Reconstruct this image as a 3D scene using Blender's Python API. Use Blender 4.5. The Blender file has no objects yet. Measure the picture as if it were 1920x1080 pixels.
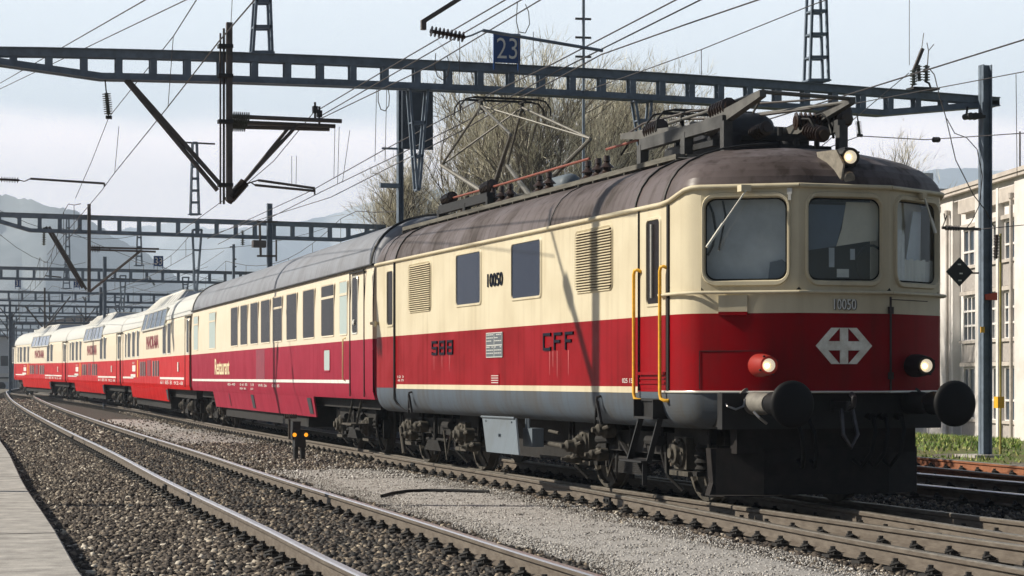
import bpy, bmesh, math, random
import numpy as np
from mathutils import Vector, Matrix
R = math.radians
rnd = random.Random(7)
sc = bpy.context.scene

# ------------------------------------------------------------------ camera, world, sun, exposure
TH = R(17.55)      # the lens looks this far to the right of the train's track
FPX = 4000.0       # focal length in 1920-wide pixels
HOR = 711.0        # eye level row
EYE = 1.30         # eye height above the rail head
cd = bpy.data.cameras.new('camera'); cam = bpy.data.objects.new('camera', cd)
sc.collection.objects.link(cam); sc.camera = cam
cam.location = (0, 0, EYE); cam.rotation_euler = (R(90), 0, -TH)
cd.sensor_width = 36; cd.lens = 36 * FPX / 1920; cd.shift_y = (HOR - 540) / 1920
cd.clip_start = 0.1; cd.clip_end = 30000

SUN_H = Vector((0.915, -0.403))          # where the light travels, over the ground
SUN_EL = R(34)
w = bpy.data.worlds.new('World'); sc.world = w; w.use_nodes = True
nt = w.node_tree; nd = nt.nodes; lk = nt.links
bg = nd['Background']
sky = nd.new('ShaderNodeTexSky'); sky.sky_type = 'NISHITA'; sky.sun_disc = False
sky.sun_elevation = SUN_EL
sky.sun_rotation = math.atan2(-SUN_H.x, -SUN_H.y)
sky.altitude = 400; sky.air_density = 1.0; sky.dust_density = 1.0; sky.ozone_density = 1.0
tc = nd.new('ShaderNodeTexCoord'); mp = nd.new('ShaderNodeMapping'); mp.inputs['Scale'].default_value = (1.5, 1.5, 9.0)
lk.new(tc.outputs['Generated'], mp.inputs['Vector'])
nz = nd.new('ShaderNodeTexNoise'); nz.inputs['Scale'].default_value = 2.2; nz.inputs['Detail'].default_value = 5; nz.inputs['Roughness'].default_value = .5
lk.new(mp.outputs[0], nz.inputs['Vector'])
sx = nd.new('ShaderNodeSeparateXYZ'); lk.new(tc.outputs['Generated'], sx.inputs[0])
hz = nd.new('ShaderNodeMapRange'); hz.interpolation_type = 'SMOOTHSTEP'      # cloud bank low over the hills
hz.inputs['From Min'].default_value = .150; hz.inputs['From Max'].default_value = .100
hz.inputs['To Min'].default_value = .10; hz.inputs['To Max'].default_value = 1.0
lk.new(sx.outputs['Z'], hz.inputs['Value'])
ad = nd.new('ShaderNodeMath'); ad.operation = 'MULTIPLY_ADD'; ad.inputs[1].default_value = 1.9; ad.inputs[2].default_value = -.85
lk.new(nz.outputs['Fac'], ad.inputs[0])
ad2 = nd.new('ShaderNodeMath'); ad2.operation = 'ADD'; lk.new(ad.outputs[0], ad2.inputs[0]); lk.new(hz.outputs[0], ad2.inputs[1]); 
cl = nd.new('ShaderNodeMapRange'); cl.interpolation_type = 'SMOOTHSTEP'
cl.inputs['From Min'].default_value = .45; cl.inputs['From Max'].default_value = 1.05; cl.inputs['To Max'].default_value = .82
lk.new(ad2.outputs[0], cl.inputs['Value'])
# the thin cloud lies ahead over the hills; overhead and behind the viewer the sky is clear blue
fy = nd.new('ShaderNodeMapRange'); fy.interpolation_type = 'SMOOTHSTEP'; fy.inputs['From Min'].default_value = .58; fy.inputs['From Max'].default_value = .84; lk.new(sx.outputs['Y'], fy.inputs['Value'])
fz = nd.new('ShaderNodeMapRange'); fz.interpolation_type = 'SMOOTHSTEP'; fz.inputs['From Min'].default_value = .34; fz.inputs['From Max'].default_value = .19; lk.new(sx.outputs['Z'], fz.inputs['Value'])
fm = nd.new('ShaderNodeMath'); fm.operation = 'MULTIPLY'; lk.new(fy.outputs[0], fm.inputs[0]); lk.new(fz.outputs[0], fm.inputs[1])
c2 = nd.new('ShaderNodeMath'); c2.operation = 'MULTIPLY'; lk.new(cl.outputs[0], c2.inputs[0]); lk.new(fm.outputs[0], c2.inputs[1])
v2 = nd.new('ShaderNodeMath'); v2.operation = 'MULTIPLY'; v2.inputs[1].default_value = .75; lk.new(fm.outputs[0], v2.inputs[0])
SKYM = 23.5
mxc = nd.new('ShaderNodeMix'); mxc.data_type = 'RGBA'; lk.new(c2.outputs[0], mxc.inputs['Factor'])
# thin high veil over the blue first
veil = nd.new('ShaderNodeMix'); veil.data_type = 'RGBA'; lk.new(v2.outputs[0], veil.inputs['Factor'])
deep = nd.new('ShaderNodeMix'); deep.data_type = 'RGBA'; deep.blend_type = 'MULTIPLY'; deep.inputs['Factor'].default_value = 1; deep.inputs['B'].default_value = (.55, .55, .58, 1)
lk.new(sky.outputs[0], deep.inputs['A']); lk.new(deep.outputs['Result'], veil.inputs['A']); veil.inputs['B'].default_value = (SKYM * .96, SKYM * 1.02, SKYM * 1.07, 1)
lk.new(veil.outputs['Result'], mxc.inputs['A']); mxc.inputs['B'].default_value = (SKYM * 1.62, SKYM * 1.39, SKYM * 1.36, 1)
lk.new(mxc.outputs['Result'], bg.inputs['Color']); bg.inputs['Strength'].default_value = 0.05

sl = bpy.data.lights.new('sun', 'SUN'); sl.energy = 5.0; sl.angle = R(.5); sl.color = (1, .93, .80)
so = bpy.data.objects.new('sun', sl); sc.collection.objects.link(so)
dv = Vector((SUN_H.x * math.cos(SUN_EL), SUN_H.y * math.cos(SUN_EL), -math.sin(SUN_EL)))
so.rotation_euler = dv.to_track_quat('-Z', 'Y').to_euler()
sc.view_settings.view_transform = 'Standard'; sc.view_settings.look = 'None'
sc.view_settings.exposure = 0.62; sc.view_settings.gamma = 1.0
sc.cycles.max_bounces = 6; sc.cycles.transparent_max_bounces = 16; sc.cycles.volume_bounces = 1

HAZE = .00034
# ------------------------------------------------------------------ measuring helpers (photo column/row -> a point on a known plane)
CT, ST = math.cos(TH), math.sin(TH)
def tanb(px): return math.tan(math.atan((px - 960) / FPX) + TH)
def zof(py, X, Y): return EYE + (HOR - py) * (Y * CT + X * ST) / FPX
def onX(px, py, X):
    Y = X / tanb(px); return Vector((X, Y, zof(py, X, Y)))
def onY(px, py, Y):
    X = Y * tanb(px); return Vector((X, Y, zof(py, X, Y)))
def gz(Y):
    d = max(0., Y - 30)
    return 2.6e-5 * d * d if d < 110 else 2.6e-5 * 12100 + 2.6e-5 * 110 * (d - 110)
def gnd(px, py, z=0):
    G = 0
    for _ in range(30):
        Zc = (EYE - z - G) * FPX / (py - HOR); xc = (px - 960) / FPX * Zc
        X = xc * CT + Zc * ST; Y = -xc * ST + Zc * CT
        G = .5 * G + .5 * gz(Y)
    return X, Y
def interp(tab, y):
    ys = [t[0] for t in tab]
    if y <= ys[0]: 
        s = (tab[1][1] - tab[0][1]) / (ys[1] - ys[0]); return tab[0][1] + s * (y - ys[0])
    if y >= ys[-1]:
        s = (tab[-1][1] - tab[-2][1]) / (ys[-1] - ys[-2]); return tab[-1][1] + s * (y - ys[-1])
    for i in range(len(ys) - 1):
        if y <= ys[i + 1]: break
    def sl_(k):
        if k == 0: return (tab[1][1] - tab[0][1]) / (ys[1] - ys[0])
        if k == len(ys) - 1: return (tab[-1][1] - tab[-2][1]) / (ys[-1] - ys[-2])
        return (tab[k + 1][1] - tab[k - 1][1]) / (ys[k + 1] - ys[k - 1])
    h = ys[i + 1] - ys[i]; t = (y - ys[i]) / h
    a, b, m0, m1 = tab[i][1], tab[i + 1][1], sl_(i) * h, sl_(i + 1) * h
    return (2*t**3 - 3*t**2 + 1) * a + (t**3 - 2*t**2 + t) * m0 + (-2*t**3 + 3*t**2) * b + (t**3 - t**2) * m1

# ------------------------------------------------------------------ materials
MATS = {}
def mat(name, col, rough=.6, metal=0., var=.0, scale=3., stretch=(1, 1, 1), col2=None, bump=0., bscale=None, spec=.5, island=None, emit=None):
    m = bpy.data.materials.new(name); m.use_nodes = True; MATS[name] = m
    n = m.node_tree.nodes; l = m.node_tree.links; b = n['Principled BSDF']
    b.inputs['Base Color'].default_value = (*col, 1); b.inputs['Roughness'].default_value = rough
    b.inputs['Metallic'].default_value = metal; b.inputs['Specular IOR Level'].default_value = spec
    if emit: b.inputs['Emission Color'].default_value = (*emit[0], 1); b.inputs['Emission Strength'].default_value = emit[1]
    if var or col2 or bump:
        t = n.new('ShaderNodeTexCoord'); p = n.new('ShaderNodeMapping'); p.inputs['Scale'].default_value = stretch
        l.new(t.outputs['Object'], p.inputs[0])
    if var or col2:
        z = n.new('ShaderNodeTexNoise'); z.inputs['Scale'].default_value = scale; z.inputs['Detail'].default_value = 6; z.inputs['Roughness'].default_value = .65
        l.new(p.outputs[0], z.inputs['Vector'])
        r = n.new('ShaderNodeValToRGB'); r.color_ramp.elements[0].position = .36; r.color_ramp.elements[1].position = .66
        c2 = col2 if col2 else tuple(max(0, c * (1 - var)) for c in col)
        r.color_ramp.elements[0].color = (*c2, 1); r.color_ramp.elements[1].color = (*col, 1)
        l.new(z.outputs['Fac'], r.inputs[0]); l.new(r.outputs[0], b.inputs['Base Color'])
    if island:
        g = n.new('ShaderNodeNewGeometry'); r2 = n.new('ShaderNodeValToRGB')
        r2.color_ramp.interpolation = 'LINEAR'
        while len(r2.color_ramp.elements) < len(island): r2.color_ramp.elements.new(.5)
        for e, (ps, c) in zip(r2.color_ramp.elements, island): e.position = ps; e.color = (*c, 1)
        l.new(g.outputs['Random Per Island'], r2.inputs[0]); l.new(r2.outputs[0], b.inputs['Base Color'])
    if bump:
        z2 = n.new('ShaderNodeTexNoise'); z2.inputs['Scale'].default_value = bscale or scale * 4; z2.inputs['Detail'].default_value = 4
        l.new(p.outputs[0], z2.inputs['Vector'])
        bp = n.new('ShaderNodeBump'); bp.inputs['Strength'].default_value = 1; bp.inputs['Distance'].default_value = bump
        l.new(z2.outputs['Fac'], bp.inputs['Height']); l.new(bp.outputs[0], b.inputs['Normal'])
    return m
def paint(name, col, rough, dirt, amount=.25, fine=.08, spec=.14):
    """coach paint: broad weathering, thin vertical rain streaks and fine speckle"""
    m = mat(name, col, rough, spec=spec); n = m.node_tree.nodes; l = m.node_tree.links; b = n['Principled BSDF']
    t = n.new('ShaderNodeTexCoord')
    def noise(sc_, stretch, lo, hi, amt):
        p = n.new('ShaderNodeMapping'); p.inputs['Scale'].default_value = stretch; l.new(t.outputs['Object'], p.inputs[0])
        z = n.new('ShaderNodeTexNoise'); z.inputs['Scale'].default_value = sc_; z.inputs['Detail'].default_value = 5; l.new(p.outputs[0], z.inputs['Vector'])
        r = n.new('ShaderNodeMapRange'); r.inputs['From Min'].default_value = lo; r.inputs['From Max'].default_value = hi; r.inputs['To Max'].default_value = amt
        l.new(z.outputs['Fac'], r.inputs[0]); return r.outputs[0]
    a = noise(1.4, (1, 1, 1), .4, .75, amount); s = noise(9, (1, 1, .06), .5, .8, amount * .8); f = noise(70, (1, 1, 1), .45, .8, fine)
    q = n.new('ShaderNodeMath'); q.operation = 'ADD'; l.new(a, q.inputs[0]); l.new(s, q.inputs[1])
    q2 = n.new('ShaderNodeMath'); q2.operation = 'ADD'; q2.use_clamp = True; l.new(q.outputs[0], q2.inputs[0]); l.new(f, q2.inputs[1])
    x = n.new('ShaderNodeMix'); x.data_type = 'RGBA'; l.new(q2.outputs[0], x.inputs['Factor'])
    x.inputs['A'].default_value = (*col, 1); x.inputs['B'].default_value = (*dirt, 1); l.new(x.outputs['Result'], b.inputs['Base Color'])
    r = n.new('ShaderNodeMapRange'); r.inputs['To Min'].default_value = rough; r.inputs['To Max'].default_value = min(1, rough + .3)
    l.new(q2.outputs[0], r.inputs[0]); l.new(r.outputs[0], b.inputs['Roughness'])
    z = n.new('ShaderNodeTexNoise'); z.inputs['Scale'].default_value = 1.1; l.new(t.outputs['Object'], z.inputs['Vector'])   # faint waviness of old sheet metal
    bp = n.new('ShaderNodeBump'); bp.inputs['Distance'].default_value = .012; bp.inputs['Strength'].default_value = .6; l.new(z.outputs['Fac'], bp.inputs['Height']); l.new(bp.outputs[0], b.inputs['Normal'])
    return m
CREAM = paint('cream_paint', (.66, .585, .42), .38, (.38, .31, .20), .36)
RED = paint('red_paint', (.275, .0028, .0075), .36, (.12, .012, .012), .50, .10, .05)
RED2 = paint('faded_red_paint', (.32, .024, .050), .5, (.19, .030, .045), .35, .06, .05)
RED3 = paint('bright_red_paint', (.50, .005, .005), .35, (.32, .012, .010), .25, .06, .05)
CREAM2 = paint('pale_cream_paint', (.72, .63, .49), .42, (.55, .46, .32), .18)
WHITE_ROOF = paint('white_roof_paint', (.60, .585, .56), .5, (.42, .55, .5), .2)
SKIRT = paint('grey_skirt_paint', (.085, .108, .138), .5, (.085, .075, .06), .6)
ROOF = paint('roof_grey_brown', (.135, .108, .104), .36, (.038, .026, .022), 1.0, spec=.30)
ROOF2 = paint('roof_silver_grey', (.25, .26, .29), .45, (.17, .17, .18), .5)
UNDER = mat('underframe_grime', (.016, .014, .013), .9, var=.6, scale=6, bump=.004)
GRIME = mat('axlebox_grime', (.085, .074, .058), .85, var=.5, scale=9, bump=.004)
BLACK = mat('black_iron', (.012, .012, .013), .6, var=.4, scale=6)
RUBBER = mat('black_rubber', (.008, .008, .009), .6, spec=.2)
STEEL = mat('worn_steel', (.42, .41, .40), .35, .8, var=.4, scale=12)
GREYM = paint('grey_cover_paint', (.15, .18, .21), .45, (.10, .10, .09), .4)
YELLOW = mat('yellow_rail_paint', (.95, .50, .03), .45, var=.25, scale=20)
COPPER = mat('copper_bar_paint', (.30, .085, .055), .5, var=.3, scale=8)
CERAMIC = mat('brown_insulator', (.045, .028, .022), .25)
CERAMICG = mat('grey_insulator', (.09, .10, .08), .35)
BOARD = mat('tarred_plank', (.16, .15, .125), .85, var=.5, scale=4, stretch=(6, .7, 6), bump=.004)
GALV = mat('blue_grey_mast_paint', (.16, .205, .265), .55, var=.35, scale=5)
TUBE = mat('dark_steel_tube', (.09, .075, .07), .6, var=.4, scale=6)
WIREM = mat('oxidised_wire', (.045, .04, .042), .6)
ALU = mat('bright_frame', (.72, .70, .62), .35, .3)
WHITE = mat('white_paint', (.82, .80, .74), .5, var=.2, scale=6)
SIGNB = mat('blue_sign_enamel', (.012, .055, .20), .35)
LENS = mat('headlamp_lens', (.75, .72, .62), .12, emit=((1, .85, .6), .35))
BULB = mat('lit_bulb', (1, .7, .3), .3, emit=((1, .62, .22), 7))
AMBER = mat('amber_lens', (.9, .35, .02), .3, emit=((1, .38, .02), .7))
DARKRED = mat('dark_red_lens', (.10, .008, .012), .3)
REDSMALL = mat('red_lamp_housing', (.32, .022, .014), .45)
CURTAIN = mat('pale_curtain', (.88, .84, .72), .9, var=.25, scale=3, stretch=(8, 8, .5))
CABIN = mat('cab_interior', (.45, .48, .50), .8, var=.4, scale=2)
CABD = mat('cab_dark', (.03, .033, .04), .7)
def glassmat(name, tint, refl, rough=.02):
    m = bpy.data.materials.new(name); m.use_nodes = True; n = m.node_tree.nodes; l = m.node_tree.links
    n.remove(n['Principled BSDF']); o = n['Material Output']
    g = n.new('ShaderNodeBsdfGlossy'); g.inputs['Roughness'].default_value = rough; g.inputs['Color'].default_value = (.95, .97, 1, 1)
    t = n.new('ShaderNodeBsdfTransparent'); t.inputs['Color'].default_value = (*tint, 1)
    lw = n.new('ShaderNodeLayerWeight'); lw.inputs['Blend'].default_value = .5; f = n.new('ShaderNodeMath'); f.operation = 'POWER'; f.inputs[1].default_value = 5; l.new(lw.outputs['Facing'], f.inputs[0])
    a = n.new('ShaderNodeMath'); a.operation = 'ADD'; a.use_clamp = True; a.inputs[1].default_value = refl; l.new(f.outputs[0], a.inputs[0])
    x = n.new('ShaderNodeMixShader'); l.new(a.outputs[0], x.inputs[0]); l.new(t.outputs[0], x.inputs[1]); l.new(g.outputs[0], x.inputs[2])
    tc_ = n.new('ShaderNodeTexCoord'); z = n.new('ShaderNodeTexNoise'); z.inputs['Scale'].default_value = 2.5; l.new(tc_.outputs['Object'], z.inputs[0])
    bp = n.new('ShaderNodeBump'); bp.inputs['Distance'].default_value = .004; l.new(z.outputs[0], bp.inputs['Height']); l.new(bp.outputs[0], g.inputs['Normal'])
    l.new(x.outputs[0], o.inputs[0]); return m
GLASS = glassmat('cab_glass', (.88, .92, .93), .05)
PANE = mat('dark_coach_glass', (.022, .019, .020), .25, var=.3, scale=1.5, bump=.004, bscale=1.5, spec=.03)
PANEB = mat('blue_window_glass', (.016, .024, .046), .14, bump=.004, bscale=1.5, spec=.07)
FROST = mat('frosted_glass', (.42, .50, .48), .4)
DOMEG = mat('dome_glass', (.16, .21, .30), .12, bump=.006, bscale=1.2, spec=1.0)

# ------------------------------------------------------------------ mesh builder
def orth(d):
    d = d.normalized(); a = Vector((0, 0, 1)) if abs(d.z) < .9 else Vector((1, 0, 0))
    u = d.cross(a).normalized(); return u, d.cross(u).normalized()
class MB:
    def __init__(s): s.v = []; s.f = []; s.m = []; s.k = 0
    def add(s, vs, fs, mi=None):
        b = len(s.v); s.v += [tuple(v) for v in vs]; s.f += [tuple(b + i for i in f) for f in fs]; s.m += [s.k if mi is None else mi] * len(fs); return s
    def box(s, x0, x1, y0, y1, z0, z1):
        vs = [(x, y, z) for x in (x0, x1) for y in (y0, y1) for z in (z0, z1)]
        return s.add(vs, [(0, 1, 3, 2), (4, 6, 7, 5), (0, 4, 5, 1), (2, 3, 7, 6), (0, 2, 6, 4), (1, 5, 7, 3)])
    def cbox(s, c, sx_, sy_, sz_): return s.box(c[0]-sx_/2, c[0]+sx_/2, c[1]-sy_/2, c[1]+sy_/2, c[2]-sz_/2, c[2]+sz_/2)
    def bar(s, p, q, w_, h_, up=None):
        p = Vector(p); q = Vector(q); d = (q - p)
        if d.length < 1e-6: return s
        if up is None: u, v = orth(d); 
        else: u = d.cross(Vector(up)).normalized(); v = u.cross(d).normalized()
        vs = [p + u*a*w_/2 + v*b*h_/2 for a, b in ((-1,-1),(1,-1),(1,1),(-1,1))] + [q + u*a*w_/2 + v*b*h_/2 for a, b in ((-1,-1),(1,-1),(1,1),(-1,1))]
        return s.add(vs, [(3,2,1,0),(4,5,6,7),(0,1,5,4),(1,2,6,5),(2,3,7,6),(3,0,4,7)])
    def cyl(s, p, q, r, n=12, r2=None, caps=True):
        p = Vector(p); q = Vector(q); u, v = orth(q - p); r2 = r if r2 is None else r2
        vs = [p + (u*math.cos(a) + v*math.sin(a))*r for a in [i*2*math.pi/n for i in range(n)]] + [q + (u*math.cos(a) + v*math.sin(a))*r2 for a in [i*2*math.pi/n for i in range(n)]]
        fs = [(i, (i+1) % n, n+(i+1) % n, n+i) for i in range(n)]
        if caps: fs += [tuple(range(n))[::-1], tuple(range(n, 2*n))]
        return s.add(vs, fs)
    def lathe(s, p, d, prof, n=16):
        p = Vector(p); d = Vector(d).normalized(); u, v = orth(d); vs = []; fs = []
        for (a, r) in prof: vs += [p + d*a + (u*math.cos(t) + v*math.sin(t))*r for t in [i*2*math.pi/n for i in range(n)]]
        for j in range(len(prof)-1): fs += [(j*n+i, j*n+(i+1) % n, (j+1)*n+(i+1) % n, (j+1)*n+i) for i in range(n)]
        fs += [tuple(range(n))[::-1], tuple(range((len(prof)-1)*n, len(prof)*n))]
        return s.add(vs, fs)
    def tube(s, pts, r, n=6):
        pts = [Vector(p) for p in pts]; N = len(pts); vs = []; fs = []; pu = None
        for i, p in enumerate(pts):
            d = (pts[min(i+1, N-1)] - pts[max(i-1, 0)])
            if pu is None: u, v = orth(d)
            else:
                dn = d.normalized(); u = (pu - dn*pu.dot(dn)).normalized(); v = dn.cross(u)
            pu = u
            rr = r[i] if isinstance(r, (list, tuple)) else r
            vs += [p + (u*math.cos(a) + v*math.sin(a))*rr for a in [k*2*math.pi/n for k in range(n)]]
        for j in range(N-1): fs += [(j*n+i, j*n+(i+1) % n, (j+1)*n+(i+1) % n, (j+1)*n+i) for i in range(n)]
        fs += [tuple(range(n))[::-1], tuple(range((N-1)*n, N*n))]
        return s.add(vs, fs)
    def prism(s, poly, d):
        d = Vector(d); n = len(poly); vs = [Vector(p) for p in poly]; vs += [v + d for v in vs]
        return s.add(vs, [tuple(range(n))[::-1], tuple(range(n, 2*n))] + [(i, (i+1) % n, n+(i+1) % n, n+i) for i in range(n)])
    def ins(s, p, q, r, k, rc=.4):
        """a ribbed insulator string from p to q"""
        p = Vector(p); q = Vector(q); L = (q-p).length; prof = [(0, r*rc)]
        for i in range(k):
            a = L*(i+.15)/k; prof += [(a, r*rc), (a + L/k*.18, r), (a + L/k*.36, r), (a + L/k*.5, r*rc)]
        prof += [(L, r*rc)]
        return s.lathe(p, q-p, prof, 10)
def rr(u0, v0, u1, v1, r, n=6):
    out = []
    for cx, cy, a0 in ((u1-r, v1-r, 0), (u0+r, v1-r, 90), (u0+r, v0+r, 180), (u1-r, v0+r, 270)):
        for i in range(n): a = R(a0 + 90*i/(n-1)); out.append((cx + r*math.cos(a), cy + r*math.sin(a)))
    return out
def rect_match(u0, v0, u1, v1, n=6):
    out = []
    for (cx, cy, sx_, sy_, dx0, dx1) in ((u1, v1, 0, 0, (0, -1), (-1, 0)), (u0, v1, 0, 0, (1, 0), (0, -1)), (u0, v0, 0, 0, (0, 1), (1, 0)), (u1, v0, 0, 0, (-1, 0), (0, 1))):
        h = (n-1)/2; e = .06
        for i in range(n):
            if i < h: t = (h-i)*e; out.append((cx + dx0[0]*t, cy + dx0[1]*t))
            else: t = (i-h)*e; out.append((cx + dx1[0]*t, cy + dx1[1]*t))
    return out
def pl(o, u, v, pts, nrm=None, off=0.):
    o = Vector(o); u = Vector(u); v = Vector(v)
    n_ = Vector(nrm)*off if nrm is not None else Vector((0, 0, 0))
    return [o + u*a + v*b + n_ for a, b in pts]
def ringface(mb, A, B, mi=None):
    n = len(A); mb.add(list(A)+list(B), [(i, (i+1) % n, n+(i+1) % n, n+i) for i in range(n)], mi)

OFF = {}
COL = sc.collection
def thing(name, label, cat, loc=(0, 0, 0), rz=0., group=None, local=False):
    o = bpy.data.objects.new(name, None); COL.objects.link(o); o.empty_display_size = .3
    o.location = loc; o.rotation_euler = (0, 0, rz); o['label'] = label; o['category'] = cat
    if group: o['group'] = group
    OFF[o] = Vector((0, 0, 0)) if local else Vector(loc)
    return o
def build(name, mb, mats, parent=None, smooth=35, label=None):
    if not isinstance(mats, (list, tuple)): mats = [mats]
    me = bpy.data.meshes.new(name); off = OFF[parent] if parent else Vector((0, 0, 0))
    me.from_pydata([(v[0]-off.x, v[1]-off.y, v[2]-off.z) for v in mb.v], [], mb.f)
    for m in mats: me.materials.append(m)
    if len(mats) > 1: me.polygons.foreach_set('material_index', mb.m)
    me.update()
    bm = bmesh.new(); bm.from_mesh(me); bmesh.ops.recalc_face_normals(bm, faces=bm.faces); bm.to_mesh(me); bm.free()
    if smooth:
        me.shade_smooth(); me.set_sharp_from_angle(angle=R(smooth))
    o = bpy.data.objects.new(name, me); COL.objects.link(o)
    if parent: o.parent = parent; OFF[o] = off
    if label: o['label'] = label
    return o
def tag(o, label, cat, group=None):
    o['label'] = label; o['category'] = cat
    if group: o['group'] = group
    return o
def struct(name, mb, mats, smooth=35, kind='structure'):
    o = build(name, mb, mats, None, smooth); o['kind'] = kind; return o
def copy_tree(o, parent=None, label=None):
    c = o.copy(); COL.objects.link(c); c.parent = parent
    if label: c['label'] = label
    for ch in list(o.children): copy_tree(ch, c)
    return c
def text_geo(s, bold=0.):
    cu = bpy.data.curves.new('t', 'FONT'); cu.body = s; cu.size = 1; cu.offset = bold; cu.resolution_u = 3
    ob = bpy.data.objects.new('t', cu); COL.objects.link(ob)
    dg = bpy.context.evaluated_depsgraph_get(); me = bpy.data.meshes.new_from_object(ob.evaluated_get(dg))
    vs = [tuple(v.co) for v in me.vertices]; fs = [tuple(p.vertices) for p in me.polygons]
    bpy.data.objects.remove(ob); bpy.data.meshes.remove(me); return vs, fs
def text(mb, s, o, u, v, W, H, nrm, off=.004, bold=0., mi=None, thick=0.):
    """lettering filling a W x H field whose lower left corner is o"""
    vs, fs = text_geo(s, bold)
    x0 = min(a[0] for a in vs); x1 = max(a[0] for a in vs); y0 = min(a[1] for a in vs); y1 = max(a[1] for a in vs)
    o = Vector(o); u = Vector(u); v = Vector(v); nrm = Vector(nrm)
    P = [o + u*((a[0]-x0)/(x1-x0)*W) + v*((a[1]-y0)/(y1-y0)*H) + nrm*off for a in vs]
    if thick:
        Q = [p + nrm*thick for p in P]; n = len(P); ec = {}
        for f in fs:
            for i in range(len(f)):
                e = (f[i], f[(i+1) % len(f)]); ec[e] = 1
        side = [(a, b, b+n, a+n) for (a, b) in ec if (b, a) not in ec]
        mb.add(P+Q, [tuple(i+n for i in f) for f in fs] + side, mi)
    else: mb.add(P, fs, mi)
# ------------------------------------------------------------------ track alignments (centre line X as a function of Y)
_gz = gz
def gz(Y): return _gz(min(Y, 260.))
T2 = [(8, 3.85), (14.6, 4.12), (18.5, 4.34), (27.4, 4.79), (38.6, 5.45), (51.8, 6.12), (69.4, 7.04), (91, 8.2), (118, 9.75), (141, 11.25), (168, 13.2), (200, 16.6), (240, 22.5)]
T1 = [(-20, 9.62), (10, 9.62), (30, 9.62), (36, 9.95), (47, 10.4), (60.5, 11.0), (74, 11.75), (87, 12.35), (100.5, 12.7), (114, 12.85), (128, 12.75), (141, 12.22), (155, 12.35), (168, 13.2)]
T1B = [(8, 8.32), (12.9, 8.53), (15.7, 8.66), (17.9, 8.82), (20.4, 9.0), (23.1, 9.2), (27.2, 9.42), (32, 9.58), (38, 9.85)]
def t2(y): return interp(T2, y)
def t1(y): return interp(T1, y) if y < 168 else t2(y)
def t1b(y): return interp(T1B, y)
def t3(y): return 13.6 + (t1(min(y, 150)) - 9.62) * 1.0
def t4(y): return 15.95 + (y - 25) * .09 if y < 60 else t3(y) + 5.6
def arc(f, y): e = .5; return math.atan2(f(y+e) - f(y-e), 2*e)      # heading, to the right of +Y

G_ROCK = [(0, (.018, .014, .012)), (.35, (.055, .040, .030)), (.62, (.085, .066, .050)), (.82, (.20, .158, .118)), (.94, (.42, .36, .28)), (1, (.62, .56, .47))]
G_DARK = [(0, (.012, .010, .009)), (.45, (.032, .025, .020)), (.72, (.08, .06, .045)), (.9, (.20, .155, .11)), (1, (.42, .35, .26))]
STONE = mat('ballast_stone', (.2, .15, .1), .8, island=G_ROCK)
STONED = mat('oily_ballast_stone', (.1, .08, .06), .7, island=G_DARK)
BEDM = mat('ballast_bed', (.10, .075, .055), .95, col2=(.025, .02, .016), scale=14, bump=.03, bscale=18)
BEDM.node_tree.nodes
PATHM = mat('fine_grey_gravel', (.56, .53, .50), .95, col2=(.19, .175, .165), scale=42, bump=.012, bscale=55)
PATHS = mat('gravel_chip', (.3, .28, .26), .9, island=[(0, (.12, .11, .10)), (.3, (.30, .275, .25)), (.7, (.50, .47, .44)), (1, (.75, .72, .68))])
EARTH = mat('yard_earth', (.20, .17, .13), .95, col2=(.10, .085, .065), scale=.8, bump=.05, bscale=6)
GRASSM = mat('grass_turf', (.10, .15, .025), .95, col2=(.16, .13, .05), scale=1.3, bump=.03, bscale=30)
BLADE = mat('grass_blade', (.1, .2, .03), .7, island=[(0, (.05, .10, .012)), (.4, (.12, .20, .025)), (.75, (.26, .34, .05)), (1, (.45, .42, .17))])
RAILS = mat('rail_web_rust', (.155, .128, .102), .75, col2=(.09, .07, .053), scale=5, stretch=(1, 1, 4), bump=.002)
RAILT = mat('rail_head_polished', (.80, .74, .74), .30, 1.0)
RAILB = mat('rail_head_dull', (.30, .27, .23), .45, .6, var=.4, scale=10)
RUST = mat('red_rust', (.30, .115, .05), .8, col2=(.20, .07, .03), scale=6, bump=.003)
WOOD = mat('sleeper_wood', (.07, .055, .042), .9, var=.5, scale=8, stretch=(1, 8, 1), bump=.006)
CLIP = mat('fastening_iron', (.025, .022, .020), .7, var=.4, scale=30)
CONC = mat('concrete_slab', (.52, .485, .445), .85, col2=(.27, .25, .23), scale=3.5, stretch=(1, 1, 1), bump=.006, bscale=60)

def nz2(x, y): return math.sin(x*1.7+y*.9)*.5 + math.sin(x*.6-y*1.3+2)*.5
def gslope(x, y):
    base = -.30 + gz(y)
    if x > 17.4:
        d = x - 17.4; base = max(-.17 - .0 * d - (max(0, d-5)**1.3)*.018, -1.15) + gz(y)*.2
        base += .03*nz2(x, y)
    return base
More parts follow.
